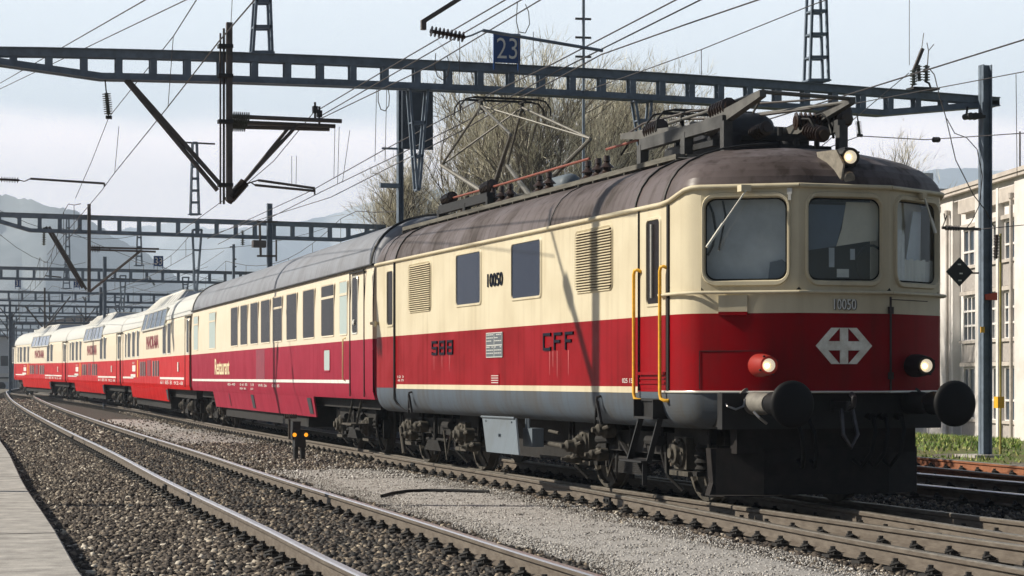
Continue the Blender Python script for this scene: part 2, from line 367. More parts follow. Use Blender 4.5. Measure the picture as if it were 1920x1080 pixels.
# one big ground sheet out to the horizon, finer near the rails
xs = [-6000, -3000, -1200, -500, -200, -80, -40, -20, -8, 0, 4, 8, 12, 16, 17.2, 17.5] + [17.5+i*1.2 for i in range(1, 26)] + [56, 80, 150, 400, 1200, 3000, 7000]
ys = [-300, -60, -20, 0, 8, 14, 20, 26, 30] + [30+i*4 for i in range(1, 40)] + [200, 230, 260, 400, 900, 2000, 4500, 9000]
m = MB(); nx = len(xs)
m.v = [(x, y, gslope(x, y)) for y in ys for x in xs]
m.f = [(j*nx+i, j*nx+i+1, (j+1)*nx+i+1, (j+1)*nx+i) for j in range(len(ys)-1) for i in range(nx-1)]
m.m = [0]*len(m.f); struct('ground', m, EARTH)
m = MB(); gx = [17.45+i*1.0 for i in range(0, 26)]; gy = [6+i*2 for i in range(0, 40)]; nx = len(gx)
m.v = [(x + (.15*nz2(y*3, 1) if i == 0 else 0), y, gslope(x, y)+.02) for y in gy for i, x in enumerate(gx)]
m.f = [(j*nx+i, j*nx+i+1, (j+1)*nx+i+1, (j+1)*nx+i) for j in range(len(gy)-1) for i in range(nx-1)]; m.m = [0]*len(m.f)
struct('grass_verge', m, GRASSM)

def strip(name, fl, fr, y0, y1, zf, mt, step=1.0, nx=8):
    mb = MB(); n = int((y1-y0)/step)+1; yy = [y0+(y1-y0)*j/(n-1) for j in range(n)]
    for y in yy:
        a, b = fl(y), fr(y)
        for i in range(nx): t = i/(nx-1); mb.v.append((a+(b-a)*t, y, zf(a+(b-a)*t, y, t)+gz(y)))
    mb.f = [(j*nx+i, j*nx+i+1, (j+1)*nx+i+1, (j+1)*nx+i) for j in range(n-1) for i in range(nx-1)]; mb.m = [0]*len(mb.f)
    return struct(name, mb, mt)
plat_edge = lambda y: t2(y) - .7525 - 1.80
strip('ballast_bed', lambda y: plat_edge(y) - .2, lambda y: 17.6, 2, 170, lambda x, y, t: -.215 + .010*nz2(x*5, y*5), BEDM, .8, 24)
pL = lambda y: t2(y) + .7525 + .55 + .10*nz2(y*2.3, 3)
pR = lambda y: min(t1(y), t1b(y) if y < 38 else 1e9) - .7525 - .42 + .08*nz2(y*3.1, 9)
strip('gravel_path', pL, pR, 6, 74, lambda x, y, t: -.225 + .09*min(1, 5*t, 5*(1-t)) + .01*nz2(x*7, y*7), PATHM, .4, 14)

# ------------------------------------------------------------------ concrete edge walk on the left: separate slabs
m = MB()
fl = lambda y: plat_edge(y) - 2.6
Y0 = 4.; 
while Y0 < 130:
    Y1 = Y0 + 3.6; a, b = .006, .006
    zz = .0 + rnd.uniform(-.004, .004)
    P = [(fl(Y0+a), Y0+a), (plat_edge(Y0+a), Y0+a), (plat_edge(Y1-b), Y1-b), (fl(Y1-b), Y1-b)]
    z0 = gz(Y0)+zz; z1 = gz(Y1)+zz
    for (q, zt) in ((0, 0),):
        top = [(P[0][0], P[0][1], z0), (P[1][0]-.02, P[1][1], z0), (P[2][0]-.02, P[2][1], z1), (P[3][0], P[3][1], z1)]
        e1 = [(P[1][0], P[1][1], z0-.02), (P[2][0], P[2][1], z1-.02)]; b1 = [(P[1][0], P[1][1], z0-.32), (P[2][0], P[2][1], z1-.32)]
        bl = [(P[0][0], P[0][1], z0-.32), (P[3][0], P[3][1], z1-.32)]
        vs = top + e1 + b1 + bl
        m.add(vs, [(0, 1, 2, 3), (1, 4, 5, 2), (4, 6, 7, 5), (0, 8, 6, 4, 1), (3, 2, 5, 7, 9)])
    Y0 = Y1
struct('platform', m, CONC, 0)

# ------------------------------------------------------------------ ballast stones, as real stones
def stones(name, n, samp, size, mt, seed, sub=0, flat=.62, zb=-.208):
    rg = np.random.default_rng(seed)
    if sub: 
        t = (1+5**.5)/2
        bv = np.array([(-1,t,0),(1,t,0),(-1,-t,0),(1,-t,0),(0,-1,t),(0,1,t),(0,-1,-t),(0,1,-t),(t,0,-1),(t,0,1),(-t,0,-1),(-t,0,1)], float)/1.9
        bf = np.array([(0,11,5),(0,5,1),(0,1,7),(0,7,10),(0,10,11),(1,5,9),(5,11,4),(11,10,2),(10,7,6),(7,1,8),(3,9,4),(3,4,2),(3,2,6),(3,6,8),(3,8,9),(4,9,5),(2,4,11),(6,2,10),(8,6,7),(9,8,1)])
    else:
        bv = np.array([(1,0,0),(-1,0,0),(0,1,0),(0,-1,0),(0,0,1),(0,0,-1)], float)
        bf = np.array([(0,2,4),(2,1,4),(1,3,4),(3,0,4),(2,0,5),(1,2,5),(3,1,5),(0,3,5)])
    xy = samp(rg, n); n = len(xy)
    s = size[0] + (size[1]-size[0])*rg.random((n, 1, 1))**1.6
    V = bv[None]*(1+.6*(rg.random((n, len(bv), 1))-.5))*s*np.stack([.75+.6*rg.random(n), .75+.5*rg.random(n), flat+.3*rg.random(n)], 1)[:, None, :]
    q = rg.normal(size=(n, 4)); q[:, 1:3] *= .45; q /= np.linalg.norm(q, axis=1, keepdims=True); a, b, c, d = q.T
    M = np.stack([np.stack([1-2*(c*c+d*d), 2*(b*c-a*d), 2*(b*d+a*c)], -1), np.stack([2*(b*c+a*d), 1-2*(b*b+d*d), 2*(c*d-a*b)], -1), np.stack([2*(b*d-a*c), 2*(c*d+a*b), 1-2*(b*b+c*c)], -1)], 1)
    V = np.einsum('nij,nkj->nki', M, V)
    G = np.array([gz(y) for y in xy[:, 1]])
    zb_ = zb(xy) if callable(zb) else zb
    V[:, :, 0] += xy[:, 0, None]; V[:, :, 1] += xy[:, 1, None]
    V[:, :, 2] += (G + zb_ + s[:, 0, 0]*(.15+.75*rg.random(n)))[:, None]
    F = bf[None] + (np.arange(n)*len(bv))[:, None, None]
    me = bpy.data.meshes.new(name); V = V.reshape(-1, 3); F = F.reshape(-1, 3)
    me.vertices.add(len(V)); me.vertices.foreach_set('co', V.ravel())
    me.loops.add(len(F)*3); me.loops.foreach_set('vertex_index', F.ravel().astype(np.int32))
    me.polygons.add(len(F)); me.polygons.foreach_set('loop_start', (np.arange(len(F))*3).astype(np.int32)); me.polygons.foreach_set('loop_total', np.full(len(F), 3, np.int32))
    me.update(calc_edges=True); me.materials.append(mt)
    o = bpy.data.objects.new(name, me); COL.objects.link(o); o['kind'] = 'stuff'; return o
vt2 = np.vectorize(t2); vt1 = np.vectorize(t1); vt1b = np.vectorize(t1b); vpl = np.vectorize(pL); vpr = np.vectorize(pR); vpe = np.vectorize(plat_edge)
def zone(y0, y1, fa, fb, pw=1.0, keep=None):
    def f(rg, n):
        y = y0 + (y1-y0)*rg.random(n)**pw; a = fa(y); b = fb(y); x = a + (b-a)*rg.random(n)
        k = np.ones(n, bool)
        for c in (vt2(y)-.7525, vt2(y)+.7525, vt1(y)-.7525, vt1b(np.minimum(y, 38))-.7525): k &= abs(x-c) > .055
        return np.stack([x, y], 1)[k]
    return f
sh = lambda f, d: (lambda y: f(y)+d)
SM = (.021, .040)
stones('ballast', 34000, zone(11.5, 25, sh(vpe, .0), sh(vt2, -.70), 1.15), SM, STONE, 1, 1)
stones('ballast', 26000, zone(11.5, 25, sh(vt2, -.78), sh(vt2, .75), 1.1), SM, STONED, 2, 1)
stones('ballast', 30000, zone(25, 50, sh(vpe, .0), sh(vt2, -.70), 1.2), (.026, .045), STONE, 3, 0)
stones('ballast', 22000, zone(25, 50, sh(vt2, -.78), sh(vt2, .75), 1.2), (.026, .045), STONED, 4, 0)
stones('ballast', 26000, zone(50, 130, sh(vpe, .0), sh(vt2, .9), 1.3), (.04, .07), STONE, 5, 0)
stones('ballast', 14000, zone(11.5, 32, sh(vt2, .75), sh(vpl, .12), 1.1), SM, STONED, 6, 1)
stones('ballast', 14000, zone(32, 74, sh(vt2, .75), sh(vpl, .12), 1.2), (.03, .045), STONE, 7, 0)
stones('ballast', 14000, zone(11, 36, sh(vpr, -.10), sh(vpr, .48), 1.1), (.018, .036), STONE, 8, 1)
stones('ballast', 15000, zone(36, 90, sh(vpr, -.10), sh(vpr, .48), 1.2), (.028, .045), STONE, 9, 0)
stones('ballast', 16000, zone(12, 40, sh(vt1, -.74), sh(vt1, 3.2), 1.1), (.025, .045), STONED, 10, 0)
stones('ballast', 14000, zone(12, 60, sh(vt1, 3.2), sh(vt1, 7.8), 1.1), (.03, .05), STONED, 11, 0)
stones('ballast', 5200, zone(33, 47, sh(vpl, -.1), sh(vpr, .1), 1.0), (.022, .042), STONE, 14, 0, zb=-.150)
stones('ballast', 450, zone(47, 74, sh(vpl, -.1), sh(vpr, .1), 1.0), (.025, .045), STONE, 15, 0, zb=-.150)
stones('loose_gravel', 9000, zone(30, 60, sh(vpl, .0), sh(vpr, .0), 1.1), (.012, .022), PATHS, 16, 0, zb=-.142)
stones('loose_gravel', 30000, zone(12, 30, sh(vpl, .0), sh(vpr, .0), 1.1), (.006, .013), PATHS, 12, 0, zb=-.142)

# ------------------------------------------------------------------ rails, sleepers, fastenings
RP = [(-.0625, -.15), (-.0625, -.139), (-.014, -.124), (-.0085, -.052), (-.035, -.040), (-.036, -.012), (-.026, -.002), (.026, -.002), (.036, -.012), (.035, -.040), (.0085, -.052), (.014, -.124), (.0625, -.139), (.0625, -.15)]
def rail(parent, f, off, y0, y1, mats, z=0.):
    mb = MB(); y = y0; ps = []
    while y < y1: ps.append(y); y += .8 if y < 60 else 2.5
    ps.append(y1); n = len(RP)
    for y in ps:
        h = arc(f, y); c, s = math.cos(h), math.sin(h); cx = f(y)+off*c; cy = y-off*s
        mb.v += [(cx+a*c, cy-a*s, b+gz(y)+z) for a, b in RP]
    for j in range(len(ps)-1):
        for i in range(n):
            k = (i+1) % n; mb.f.append((j*n+i, j*n+k, (j+1)*n+k, (j+1)*n+i)); mb.m.append(1 if i in (5, 6, 7) else 0)
    mb.f += [tuple(range(n))]; mb.m.append(0)
    return build('rail', mb, mats, parent, 40)
SLP = MB(); SLP.box(-1.3, 1.3, -.13, .13, -.34, -.192)
FST = MB()
for s_ in (-1, 1):
    for q in (-1, 1):
        c = s_*.7525 + q*.105; FST.cbox((c, 0, -.153), .13, .16, .022)
        FST.cbox((c-q*.015, 0, -.132), .05, .09, .03); FST.cyl((c+q*.0, 0, -.14), (c+q*.0, 0, -.075), .022, 6); FST.cyl((c, 0, -.118), (c, 0, -.098), .033, 6)
        FST.tube([(c-q*.045, -.06, -.13), (c+q*.01, -.075, -.105), (c+q*.07, -.05, -.125)], .011, 4)
def track(label, f, y0, y1, ind0, mats, web=None, z=0., near=100, side=-1):
    root = thing('railway_track', label, 'railway track', (f(y0), y0, 0)); root['kind'] = 'structure'
    for o_ in (-.7525, .7525): rail(root, f, o_, y0, y1, mats, z)
    ms = bpy.data.meshes.new('sleeper'); ms.from_pydata([tuple(v) for v in SLP.v], [], SLP.f); ms.materials.append(WOOD)
    mf = bpy.data.meshes.new('rail_fastening'); mf.from_pydata([tuple(v) for v in FST.v], [], FST.f); mf.materials.append(CLIP)
    y = y0 + .3; k = 0; RS = MB(); RF = MB()
    while y < y1 - .2:
        h = arc(f, y); p = Vector((f(y), y, gz(y)+z))
        if y >= ind0 and k < near:
            s = bpy.data.objects.new('sleeper', ms); COL.objects.link(s); s.parent = root; s.location = p - OFF[root]; s.rotation_euler = (0, 0, -h)
            c = bpy.data.objects.new('rail_fastening', mf); COL.objects.link(c); c.parent = s; k += 1
        else:
            c_, s_ = math.cos(h), math.sin(h); T = lambda v: (p.x+v[0]*c_+v[1]*s_, p.y-v[0]*s_+v[1]*c_, p.z+v[2])
            if y > 8: RS.add([T(v) for v in SLP.v], SLP.f); RF.add([T(v) for v in FST.v], FST.f)
        y += .6
    if RS.v:
        a = build('sleeper', RS, WOOD, root, 0); a['kind'] = 'stuff'; b = build('rail_fastening', RF, CLIP, root, 0); b['kind'] = 'stuff'
    return root
trk2 = track('empty railway track in the foreground running beside the concrete walk', t2, 8, 238, 13, [RAILS, RAILT])
trk1 = track('railway track under the locomotive and its four coaches', t1, 10, 152, 15, [RAILS, RAILB])
trk1b = track('rails branching in front of the locomotive beside the fine gravel strip', t1b, 9, 36.5, 11, [RAILS, RAILB])
trk3 = track('railway track behind the locomotive with thin shining rail heads', t3, 12, 120, 20, [RAILS, RAILT], near=40)
trk4 = track('rusty siding track along the edge of the grass', t4, 12, 100, 20, [RUST, RAILB], near=60)
# rail joints
def joint(parent, f, off, y):
    h = arc(f, y); d = Vector((math.sin(h), math.cos(h), 0)); c = Vector((f(y)+off*math.cos(h), y-off*math.sin(h), gz(y)))
    mb = MB()
    for q in (-1, 1):
        n_ = Vector((math.cos(h), -math.sin(h), 0))*q*.022
        mb.bar(c-d*.11+n_+Vector((0, 0, -.088)), c+d*.11+n_+Vector((0, 0, -.088)), .03, .07, up=(0, 0, 1))
        for e in (-.06, .06): mb.cyl(c+d*e+n_+Vector((0, 0, -.088)), c+d*e+n_*2.6+Vector((0, 0, -.088)), .018, 6)
    build('fishplate', mb, BLACK, parent)
for (px, py) in ((313, 901), (138, 813)): joint(trk2, t2, -.7525, gnd(px, py)[1])
for (px, py) in ((573, 908), (275, 817)): joint(trk2, t2, .7525, gnd(px, py)[1])
for (px, py) in ((783, 862), (1148, 924)): joint(trk1b, t1b, -.7525, gnd(px, py)[1])
# grass blades
rg = np.random.default_rng(5); N = 42000
yy = 14 + 66*rg.random(N)**1.3; xx = 17.5 + 24*rg.random(N)**1.2
k = (xx/yy < .60) & (xx/yy > .44) | (rg.random(N) < .08); xx = xx[k]; yy = yy[k]; N = len(xx)
cl_ = np.sin(xx*2.1+yy*.7)+np.sin(yy*1.9-xx)+rg.random(N); h = (.022+.03*rg.random(N)+.030*np.clip(cl_, 0, 2))*(1+.5*(yy > 40)); an = rg.random(N)*6.28; wd = .012+.012*rg.random(N)+.008*(yy > 35)
z = np.array([gslope(a, b)+.02 for a, b in zip(xx, yy)])
V = np.zeros((N, 3, 3)); V[:, 0] = np.stack([xx-wd*np.cos(an), yy-wd*np.sin(an), z-.01], 1); V[:, 1] = np.stack([xx+wd*np.cos(an), yy+wd*np.sin(an), z-.01], 1)
V[:, 2] = np.stack([xx+h*.5*rg.normal(size=N), yy+h*.5*rg.normal(size=N), z+h], 1)
me = bpy.data.meshes.new('grass'); me.from_pydata(V.reshape(-1, 3).tolist(), [], np.arange(3*N).reshape(-1, 3).tolist()); me.materials.append(BLADE)
o = bpy.data.objects.new('grass', me); COL.objects.link(o); o['kind'] = 'stuff'
# thin black tube laid over the gravel strip
pts = [gnd(*p, z=-.12) for p in ((716, 931), (738, 925), (763, 921.5), (800, 920), (850, 920.5), (917, 922.5))]
m = MB(); m.tube([(a, b, -.115) for a, b in pts], .022, 6)
tag(build('cable', m, RUBBER), 'thin black line lying across the pale gravel strip beside the locomotive', 'cable')
# ------------------------------------------------------------------ running gear shared by the vehicles
def wheel_mb(c, r=.52, side=-1):
    m = MB(); c = Vector(c); d = Vector((side, 0, 0))
    m.lathe(c, d, [(-.07, r+.028), (-.04, r+.028), (-.035, r), (.065, r-.006), (.068, r-.055), (.02, r-.06), (.03, .30), (.055, .17), (.075, .14), (.085, .0)], 32)
    return m
def bogie(parent, cy, base, cx, r=.52, xo=.98, loco=True):
    """one bogie centred at (cx, cy): frame, springs, axle boxes and brake gear on the outside, wheels inside"""
    fr = MB()
    for s in (-1, 1):
        x = cx+s*xo
        z0 = .50
        fr.box(x-.05, x+.05, cy-base/2+.35, cy+base/2-.35, z0-.02, z0+.22)
        for e in (-1, 1):
            ya = cy+e*base/2
            fr.box(x-.05, x+.05, min(ya-e*.36, ya+e*.55), max(ya-e*.36, ya+e*.55), .62, .78)
            for q in (-.30, .30):
                fr.lathe((x, ya+q, .34), (0, 0, 1), [(0, .05), (.02, .085), (.06, .06), (.09, .09), (.13, .06), (.16, .09), (.2, .06), (.24, .085), (.30, .05)], 10)
                fr.cbox((x, ya+q, .31), .2, .17, .05)
            # brake block, hanger and sand pipe either side of each wheel
            for q in (-1, 1):
                yb = ya+q*(r+.09)
                fr.bar((x+.05*s, yb, .72), (x+.05*s, yb-q*.03, .28), .05, .03); fr.cbox((x-.12*s, yb-q*.03, .44), .12, .05, .34)
                fr.tube([(x+.07*s, yb+q*.06, .80), (x+.08*s, yb+q*.05, .5), (x+.02*s, yb+q*.02, .25), (x-.1*s, yb-q*.12, .09)], .018, 6)
        fr.cyl((x+.08*s, cy-.62, .40), (x+.08*s, cy+.55, .40), .025, 8); fr.bar((x+.09*s, cy-.2, .28), (x+.09*s, cy+.5, .66), .04, .03)
        for k in range(7): fr.box(x-.06+.09*s, x+.06+.09*s, cy-.46+.03*k, cy+.46-.03*k, .24+.022*k, .259+.022*k)
        fr.cyl((x+.1*s, cy, .18), (x+.1*s, cy, .74), .035, 8)
        fr.cyl((x+.13*s, cy+.62, .62), (x+.13*s, cy+1.0, .60), .055, 10); fr.cyl((x+.13*s, cy-.95, .63), (x+.13*s, cy-.60, .63), .06, 10)
    for e in (-.5, .5): fr.box(cx-xo, cx+xo, cy+e*.7-.09, cy+e*.7+.09, .5, .66)
    b = build('bogie', fr, UNDER, parent)
    for e in (-1, 1):
        ya = cy+e*base/2
        ax = MB(); ax.cyl((cx-.75, ya, r), (cx+.75, ya, r), .085, 12); build('axle', ax, UNDER, b)
        for s in (-1, 1):
            build('wheel', wheel_mb((cx+s*.7525, ya, r), r, s), [STEEL] if False else GRIME, b, 40)
            bx = MB(); x = cx+s*(xo)
            bx.box(min(x-.09*s, x+.13*s), max(x-.09*s, x+.13*s), ya-.17, ya+.17, r-.17, r+.17)
            bx.lathe((x+.13*s, ya, r), (s, 0, 0), [(0, .16), (.03, .155), (.05, .12), (.09, .11), (.10, .06), (.13, .055)], 16)
            for q in range(6): a = q*math.pi/3; bx.cyl((x+.13*s, ya+.13*math.cos(a), r+.13*math.sin(a)), (x+.185*s, ya+.13*math.cos(a), r+.13*math.sin(a)), .018, 6)
            bx.box(min(x+.02*s, x+.15*s), max(x+.02*s, x+.15*s), ya-.26, ya+.26, r-.24, r-.19)
            build('axle_box', bx, GRIME, b)
    return b

# ------------------------------------------------------------------ the locomotive
XL, HW = 9.61, 1.47
XS = XL-HW
def S(px, py): return onX(px, py, XS)
loco = thing('electric_locomotive', 'red and cream electric locomotive with lit headlights at the head of the train', 'locomotive', (XL, 26.3, 0))
LH = [(.50, 19.35, 1), (1.335, 19.865, 1), (1.395, 19.935, 1), (1.435, 20.04, .85), (1.46, 20.18, .5), (1.47, 20.36, .15), (1.47, 20.6, 0), (1.47, 23.5, 0), (1.47, 26.5, 0), (1.47, 29.5, 0), (1.47, 32.7, 0), (1.455, 32.9, 0), (1.40, 33.05, 0), (1.2, 33.16, 0), (.6, 33.2, 0)]
def loop(kw, kf, z, lip=0.):
    out = []
    for h, y, t in LH:
        yy = 22.5-(22.5-y)*kf if y < 22.5 else (31. +(y-31.)*kf if y > 31 else y)
        out.append((-h*kw, yy, z+lip*t))
    L = [Vector((XL+a, b, c)) for a, b, c in out]; Rr = [Vector((XL-a, b, c)) for a, b, c in out[::-1]]
    return L+Rr
NL = len(LH)*2
def shell(rings, skip=(), mi=None, mb=None, caps=False):
    mb = mb or MB(); 
    for a, b in zip(rings[:-1], rings[1:]):
        base = len(mb.v); mb.v += [tuple(p) for p in a] + [tuple(p) for p in b]
        for i in range(NL):
            if i in skip: continue
            j = (i+1) % NL; mb.f.append((base+i, base+j, base+NL+j, base+NL+i)); mb.m.append(mi or 0)
    return mb
FAC = (0, NL-2, NL-1)
body = shell([loop(1, 1, 1.17), loop(1, 1, 1.96)]); build('lower_body_red', body, RED, loco)
WZ0, WZ1 = 2.19, 3.24
up = shell([loop(1, 1, 1.96), loop(1, 1, WZ0)]); up = shell([loop(1, 1, WZ0), loop(1, 1, 3.12, .12)], FAC, mb=up)
# front panels with three rounded window openings
corn = [(Vector((XL-1.335, 19.865, 0)), Vector((XL-.5, 19.35, 0))), (Vector((XL-.5, 19.35, 0)), Vector((XL+.5, 19.35, 0))), (Vector((XL+.5, 19.35, 0)), Vector((XL+1.335, 19.865, 0)))]
HOLES = [(.035, .865), (.095, .905), (.115, .945)]
FRM = MB(); GL = []
for (a, b), (h0, h1) in zip(corn, HOLES):
    u = (b-a).normalized(); W = (b-a).length; nrm = Vector((u.y, -u.x, 0)); v = Vector((0, 0, 1)); o = a.copy()
    rad = .11
    outer = rect_match(0, WZ0, W, WZ1); q0, q1 = 2.285, 3.115
    hole = rr(h0-.008, q0-.012, h1+.008, q1+.014, rad+.01)
    ringface(up, pl(o, u, v, outer), pl(o, u, v, hole))
    f1 = rr(h0-.031, q0-.058, h1+.031, q1+.060, rad+.045); f2 = rr(h0-.022, q0-.045, h1+.022, q1+.045, rad+.035); f3 = rr(h0-.004, q0-.008, h1+.004, q1+.010, rad); 
    f4 = rr(h0+.006, q0+.006, h1-.006, q1-.004, rad-.01)
    A = pl(o, u, v, f1, nrm, .001); B = pl(o, u, v, f2, nrm, .028); C = pl(o, u, v, f3, nrm, .026); D = pl(o, u, v, f4, nrm, -.03)
    for P, Q in ((A, B), (B, C), (C, D)): ringface(FRM, P, Q)
    GL.append((o, u, v, nrm, f4, f3))
build('upper_body_cream', up, CREAM, loco)
build('window_frames', FRM, CREAM, loco, 50)
for (o, u, v, nrm, f4, f3) in GL:
    g = MB(); g.add(pl(o, u, v, f4, nrm, -.028), [tuple(range(len(f4)))])
    wn = build('windscreen', g, GLASS, loco, 0)
    s_ = MB(); f5 = [(a*.965+.035*(f4[0][0]+f4[12][0])/2, b*.965+.035*2.7) for a, b in f4]
    ringface(s_, pl(o, u, v, f4, nrm, -.024), pl(o, u, v, f5, nrm, -.020)); build('rubber_seal', s_, RUBBER, wn, 0)
# roof
RPROF = [(1.005, 1.002, 3.12, .12), (1.0, .998, 3.17, .11), (.985, .992, 3.24, .09), (.955, .975, 3.34, .06), (.90, .945, 3.45, .03), (.82, .90, 3.545, .01), (.70, .83, 3.63, 0), (.56, .74, 3.69, 0), (.40, .60, 3.73, 0), (.22, .42, 3.755, 0), (.06, .2, 3.765, 0)]
rings = [loop(a, b, z, l) for a, b, z, l in RPROF]; rf = shell(rings)
rf.add(rings[-1], [tuple(range(NL))]); roof = build('roof', rf, ROOF, loco, 60)
def roofpt(k, Y, off=.0):      # point on the roof's cross section, k = 0 at the gutter
    i = min(int(k), len(RPROF)-2); t = k-i; a = RPROF[i]; b = RPROF[i+1]
    return Vector((XL-HW*(a[0]+(b[0]-a[0])*t)-off, Y, a[2]+(b[2]-a[2])*t+off))
for px in (1194, 1033, 1248, 744, 722):
    Y = XS/tanb(px); m = MB(); m.tube([roofpt(k*.5, Y, .008) for k in range(0, 20)], .012 if px not in (1033, 722) else .007, 5); build('roof_strap', m, BLACK, roof)
# gutter rail
gp = [p+Vector((0, 0, -.012)) for p in loop(1.012, 1.006, 3.12, .12)]
m = MB(); m.tube(gp[0:14], .024, 8); m.tube(gp[NL-14:NL], .024, 8); m.tube([gp[NL-1], gp[0]], .024, 8); build('gutter', m, CREAM, loco, 60)
# skirt panels with the tuck-under
SKP = [(1-.15*(k/13)**2.3, 1.168-.375*math.sin(k/13*1.35)/math.sin(1.35)) for k in range(14)]
sk = MB()
for a, b in zip(SKP[:-1], SKP[1:]):
    for side in (-1, 1):
        pts = [(1.47*k_ if False else h, y) for h, y, t in LH[1:13] for k_ in (1,)]
        pts = [(.93, 19.62)] + pts
        def q(k_, z): 
            o_ = []
            for h, y in pts: 
                yy = 22.5-(22.5-y)*(1-(1-k_)*.35) if y < 22.5 else y
                o_.append(Vector((XL+side*h*k_, yy, z)))
            return o_
        P, Q = q(*a), q(*b); n = len(P); bs = len(sk.v); sk.v += [tuple(p) for p in P+Q]
        for i in range(n-1): sk.f.append((bs+i, bs+i+1, bs+n+i+1, bs+n+i)); sk.m.append(0)
build('skirt', sk, SKIRT, loco, 60)
m = MB(); m.box(XL-1.18, XL+1.18, 19.75, 33.0, .82, 1.165); m.box(XL-.9, XL+.9, 25.0, 28.2, .28, .84); build('underframe', m, UNDER, loco)
# cream line along the side, ledge round the nose
y0 = S(1196, 730).y; y1 = S(744, 727).y
m = MB(); m.box(XS-.004, XS+.01, y0, y1, 1.155, 1.222); build('cream_line', m, CREAM, loco, 0)
lg = loop(1.004, 1.0, 1.172); 
m = MB()
for P in (lg[0:7], lg[NL-7:NL], [lg[NL-1], lg[0]]): m.tube(P, .013, 6)
build('nose_ledge', m, ALU, loco, 60)
hp = loop(1.028, 1.013, 2.168); m = MB()
m.tube(hp[0:7], .017, 8); m.tube(hp[NL-7:NL], .017, 8); m.tube([hp[NL-1], hp[0]], .017, 8)
hq = loop(1.0, 1.0, 2.168)
for i in (0, 1, 6, NL-1, NL-2, NL-7): m.cyl(hq[i], hp[i], .012, 6)
build('front_handrail', m, CREAM, loco, 60)

# side: louvres, windows, doors
NX = Vector((-1, 0, 0)); UY = Vector((0, -1, 0)); UZ = Vector((0, 0, 1))
def Yp(px): return XS/tanb(px)
def side_window(px0, px1, z0, z1, parent, glass, frame=CREAM, name='side_window'):
    ya, yb = Yp(px0), Yp(px1); W = ya-yb; o = Vector((XS, ya, 0)); r_ = .07
    m = MB(); e0 = rr(0, z0, W, z1, r_); e1 = rr(.015, z0+.012, W-.015, z1-.012, r_); e2 = rr(.04, z0+.035, W-.04, z1-.035, r_-.02); e3 = rr(.045, z0+.04, W-.045, z1-.04, r_-.02)
    A = pl(o, UY, UZ, e0, NX, .001); B = pl(o, UY, UZ, e1, NX, .016); C = pl(o, UY, UZ, e2, NX, .016); D = pl(o, UY, UZ, e3, NX, .004)
    for P, Q in ((A, B), (B, C), (C, D)): ringface(m, P, Q)
    w_ = build(name, m, frame, parent, 40)
    g = MB(); g.add(pl(o, UY, UZ, e3, NX, .004), [tuple(range(len(e3)))]); build('pane', g, glass, w_, 0)
    return w_
GAPM = mat('louvre_gap_brown', (.05, .022, .014), .8)
def grille(px0, px1, z0, z1, parent, n=22):
    ya, yb = Yp(px0), Yp(px1); m = MB(); W = ya-yb; o = Vector((XS, ya, 0))
    e0 = rr(0, z0, W, z1, .09); e1 = rr(.012, z0+.012, W-.012, z1-.012, .085); e2 = rr(.03, z0+.03, W-.03, z1-.03, .075)
    ringface(m, pl(o, UY, UZ, e0, NX, .001), pl(o, UY, UZ, e1, NX, .018), 0); ringface(m, pl(o, UY, UZ, e1, NX, .018), pl(o, UY, UZ, e2, NX, .006), 0)
    m.add(pl(o, UY, UZ, e2, NX, .003), [tuple(range(len(e2)))], 1)
    for k in range(n):
        z = z0+.028+(z1-z0-.056)*(k+.5)/n; h = (z1-z0-.05)/n
        ins_ = .035 if 0 < k < n-1 else .08
        P = [(XS-.004, ya-ins_, z+h*.38), (XS-.030, ya-ins_, z-h*.22), (XS-.026, ya-ins_, z-h*.34), (XS-.004, ya-ins_, z+h*.20)]
        m.prism(P, (0, -(W-2*ins_), 0)); m.m[-6:] = [0]*6
    return build('louvre_grille', m, [CREAM, GAPM], parent, 0)
grille(767, 809, 2.275, 3.015, loco); grille(1079.5, 1150, 2.275, 3.015, loco)
side_window(855, 903.5, 2.28, 3.035, loco, PANEB); side_window(958.5, 1016.5, 2.28, 3.035, loco, PANEB)
def door(px0, px1, wz0, wz1, wx0, wx1, parent):
    ya, yb = Yp(px0), Yp(px1); m = MB()
    m.box(XS-.003, XS+.01, yb+.0, ya-.0, 1.20, 1.957); dr = build('cab_door', m, RED, parent, 0)
    m = MB(); m.box(XS-.003, XS+.01, yb, ya, 1.962, 3.08); build('door_upper_panel', m, CREAM, dr, 0)
    side_window(wx0, wx1, wz0, wz1, dr, PANE, name='door_window')
    m = MB(); m.cyl((XS-.02, (ya+yb)/2+.02, wz0+.1), (XS-.02, (ya+yb)/2+.02, wz1-.08), .012, 6); build('window_bar', m, ALU, dr)
    for yy, ww in ((ya+.012, .022), (yb-.03, .05)):
        m = MB(); m.box(XS-.018, XS+.005, yy-ww/2, yy+ww/2, 1.18, 3.09); build('door_post', m, UNDER, dr, 0)
    m = MB(); m.box(XS-.03, XS, yb+.02, ya-.02, 1.345, 1.375); m.box(XS-.016, XS, yb+.02, ya-.02, 1.25, 1.27); m.box(XS-.016, XS, yb+.02, ya-.02, 1.30, 1.315); build('door_sill', m, RED, dr, 0)
    return dr
door(1200, 1252, 2.05, 3.0, 1211, 1241, loco)
# rear door strip
m = MB(); Yr = Yp(741); m.tube([(XS-.012, Yr, 3.10), (XS-.012, Yr, 1.0), (XS+.02, Yr-.02, .93), (XS+.14, Yr-.16, .83)], .02, 6); build('drain_pipe', m, BLACK, loco)
side_window(725.5, 739, 2.1, 3.0, loco, PANE)
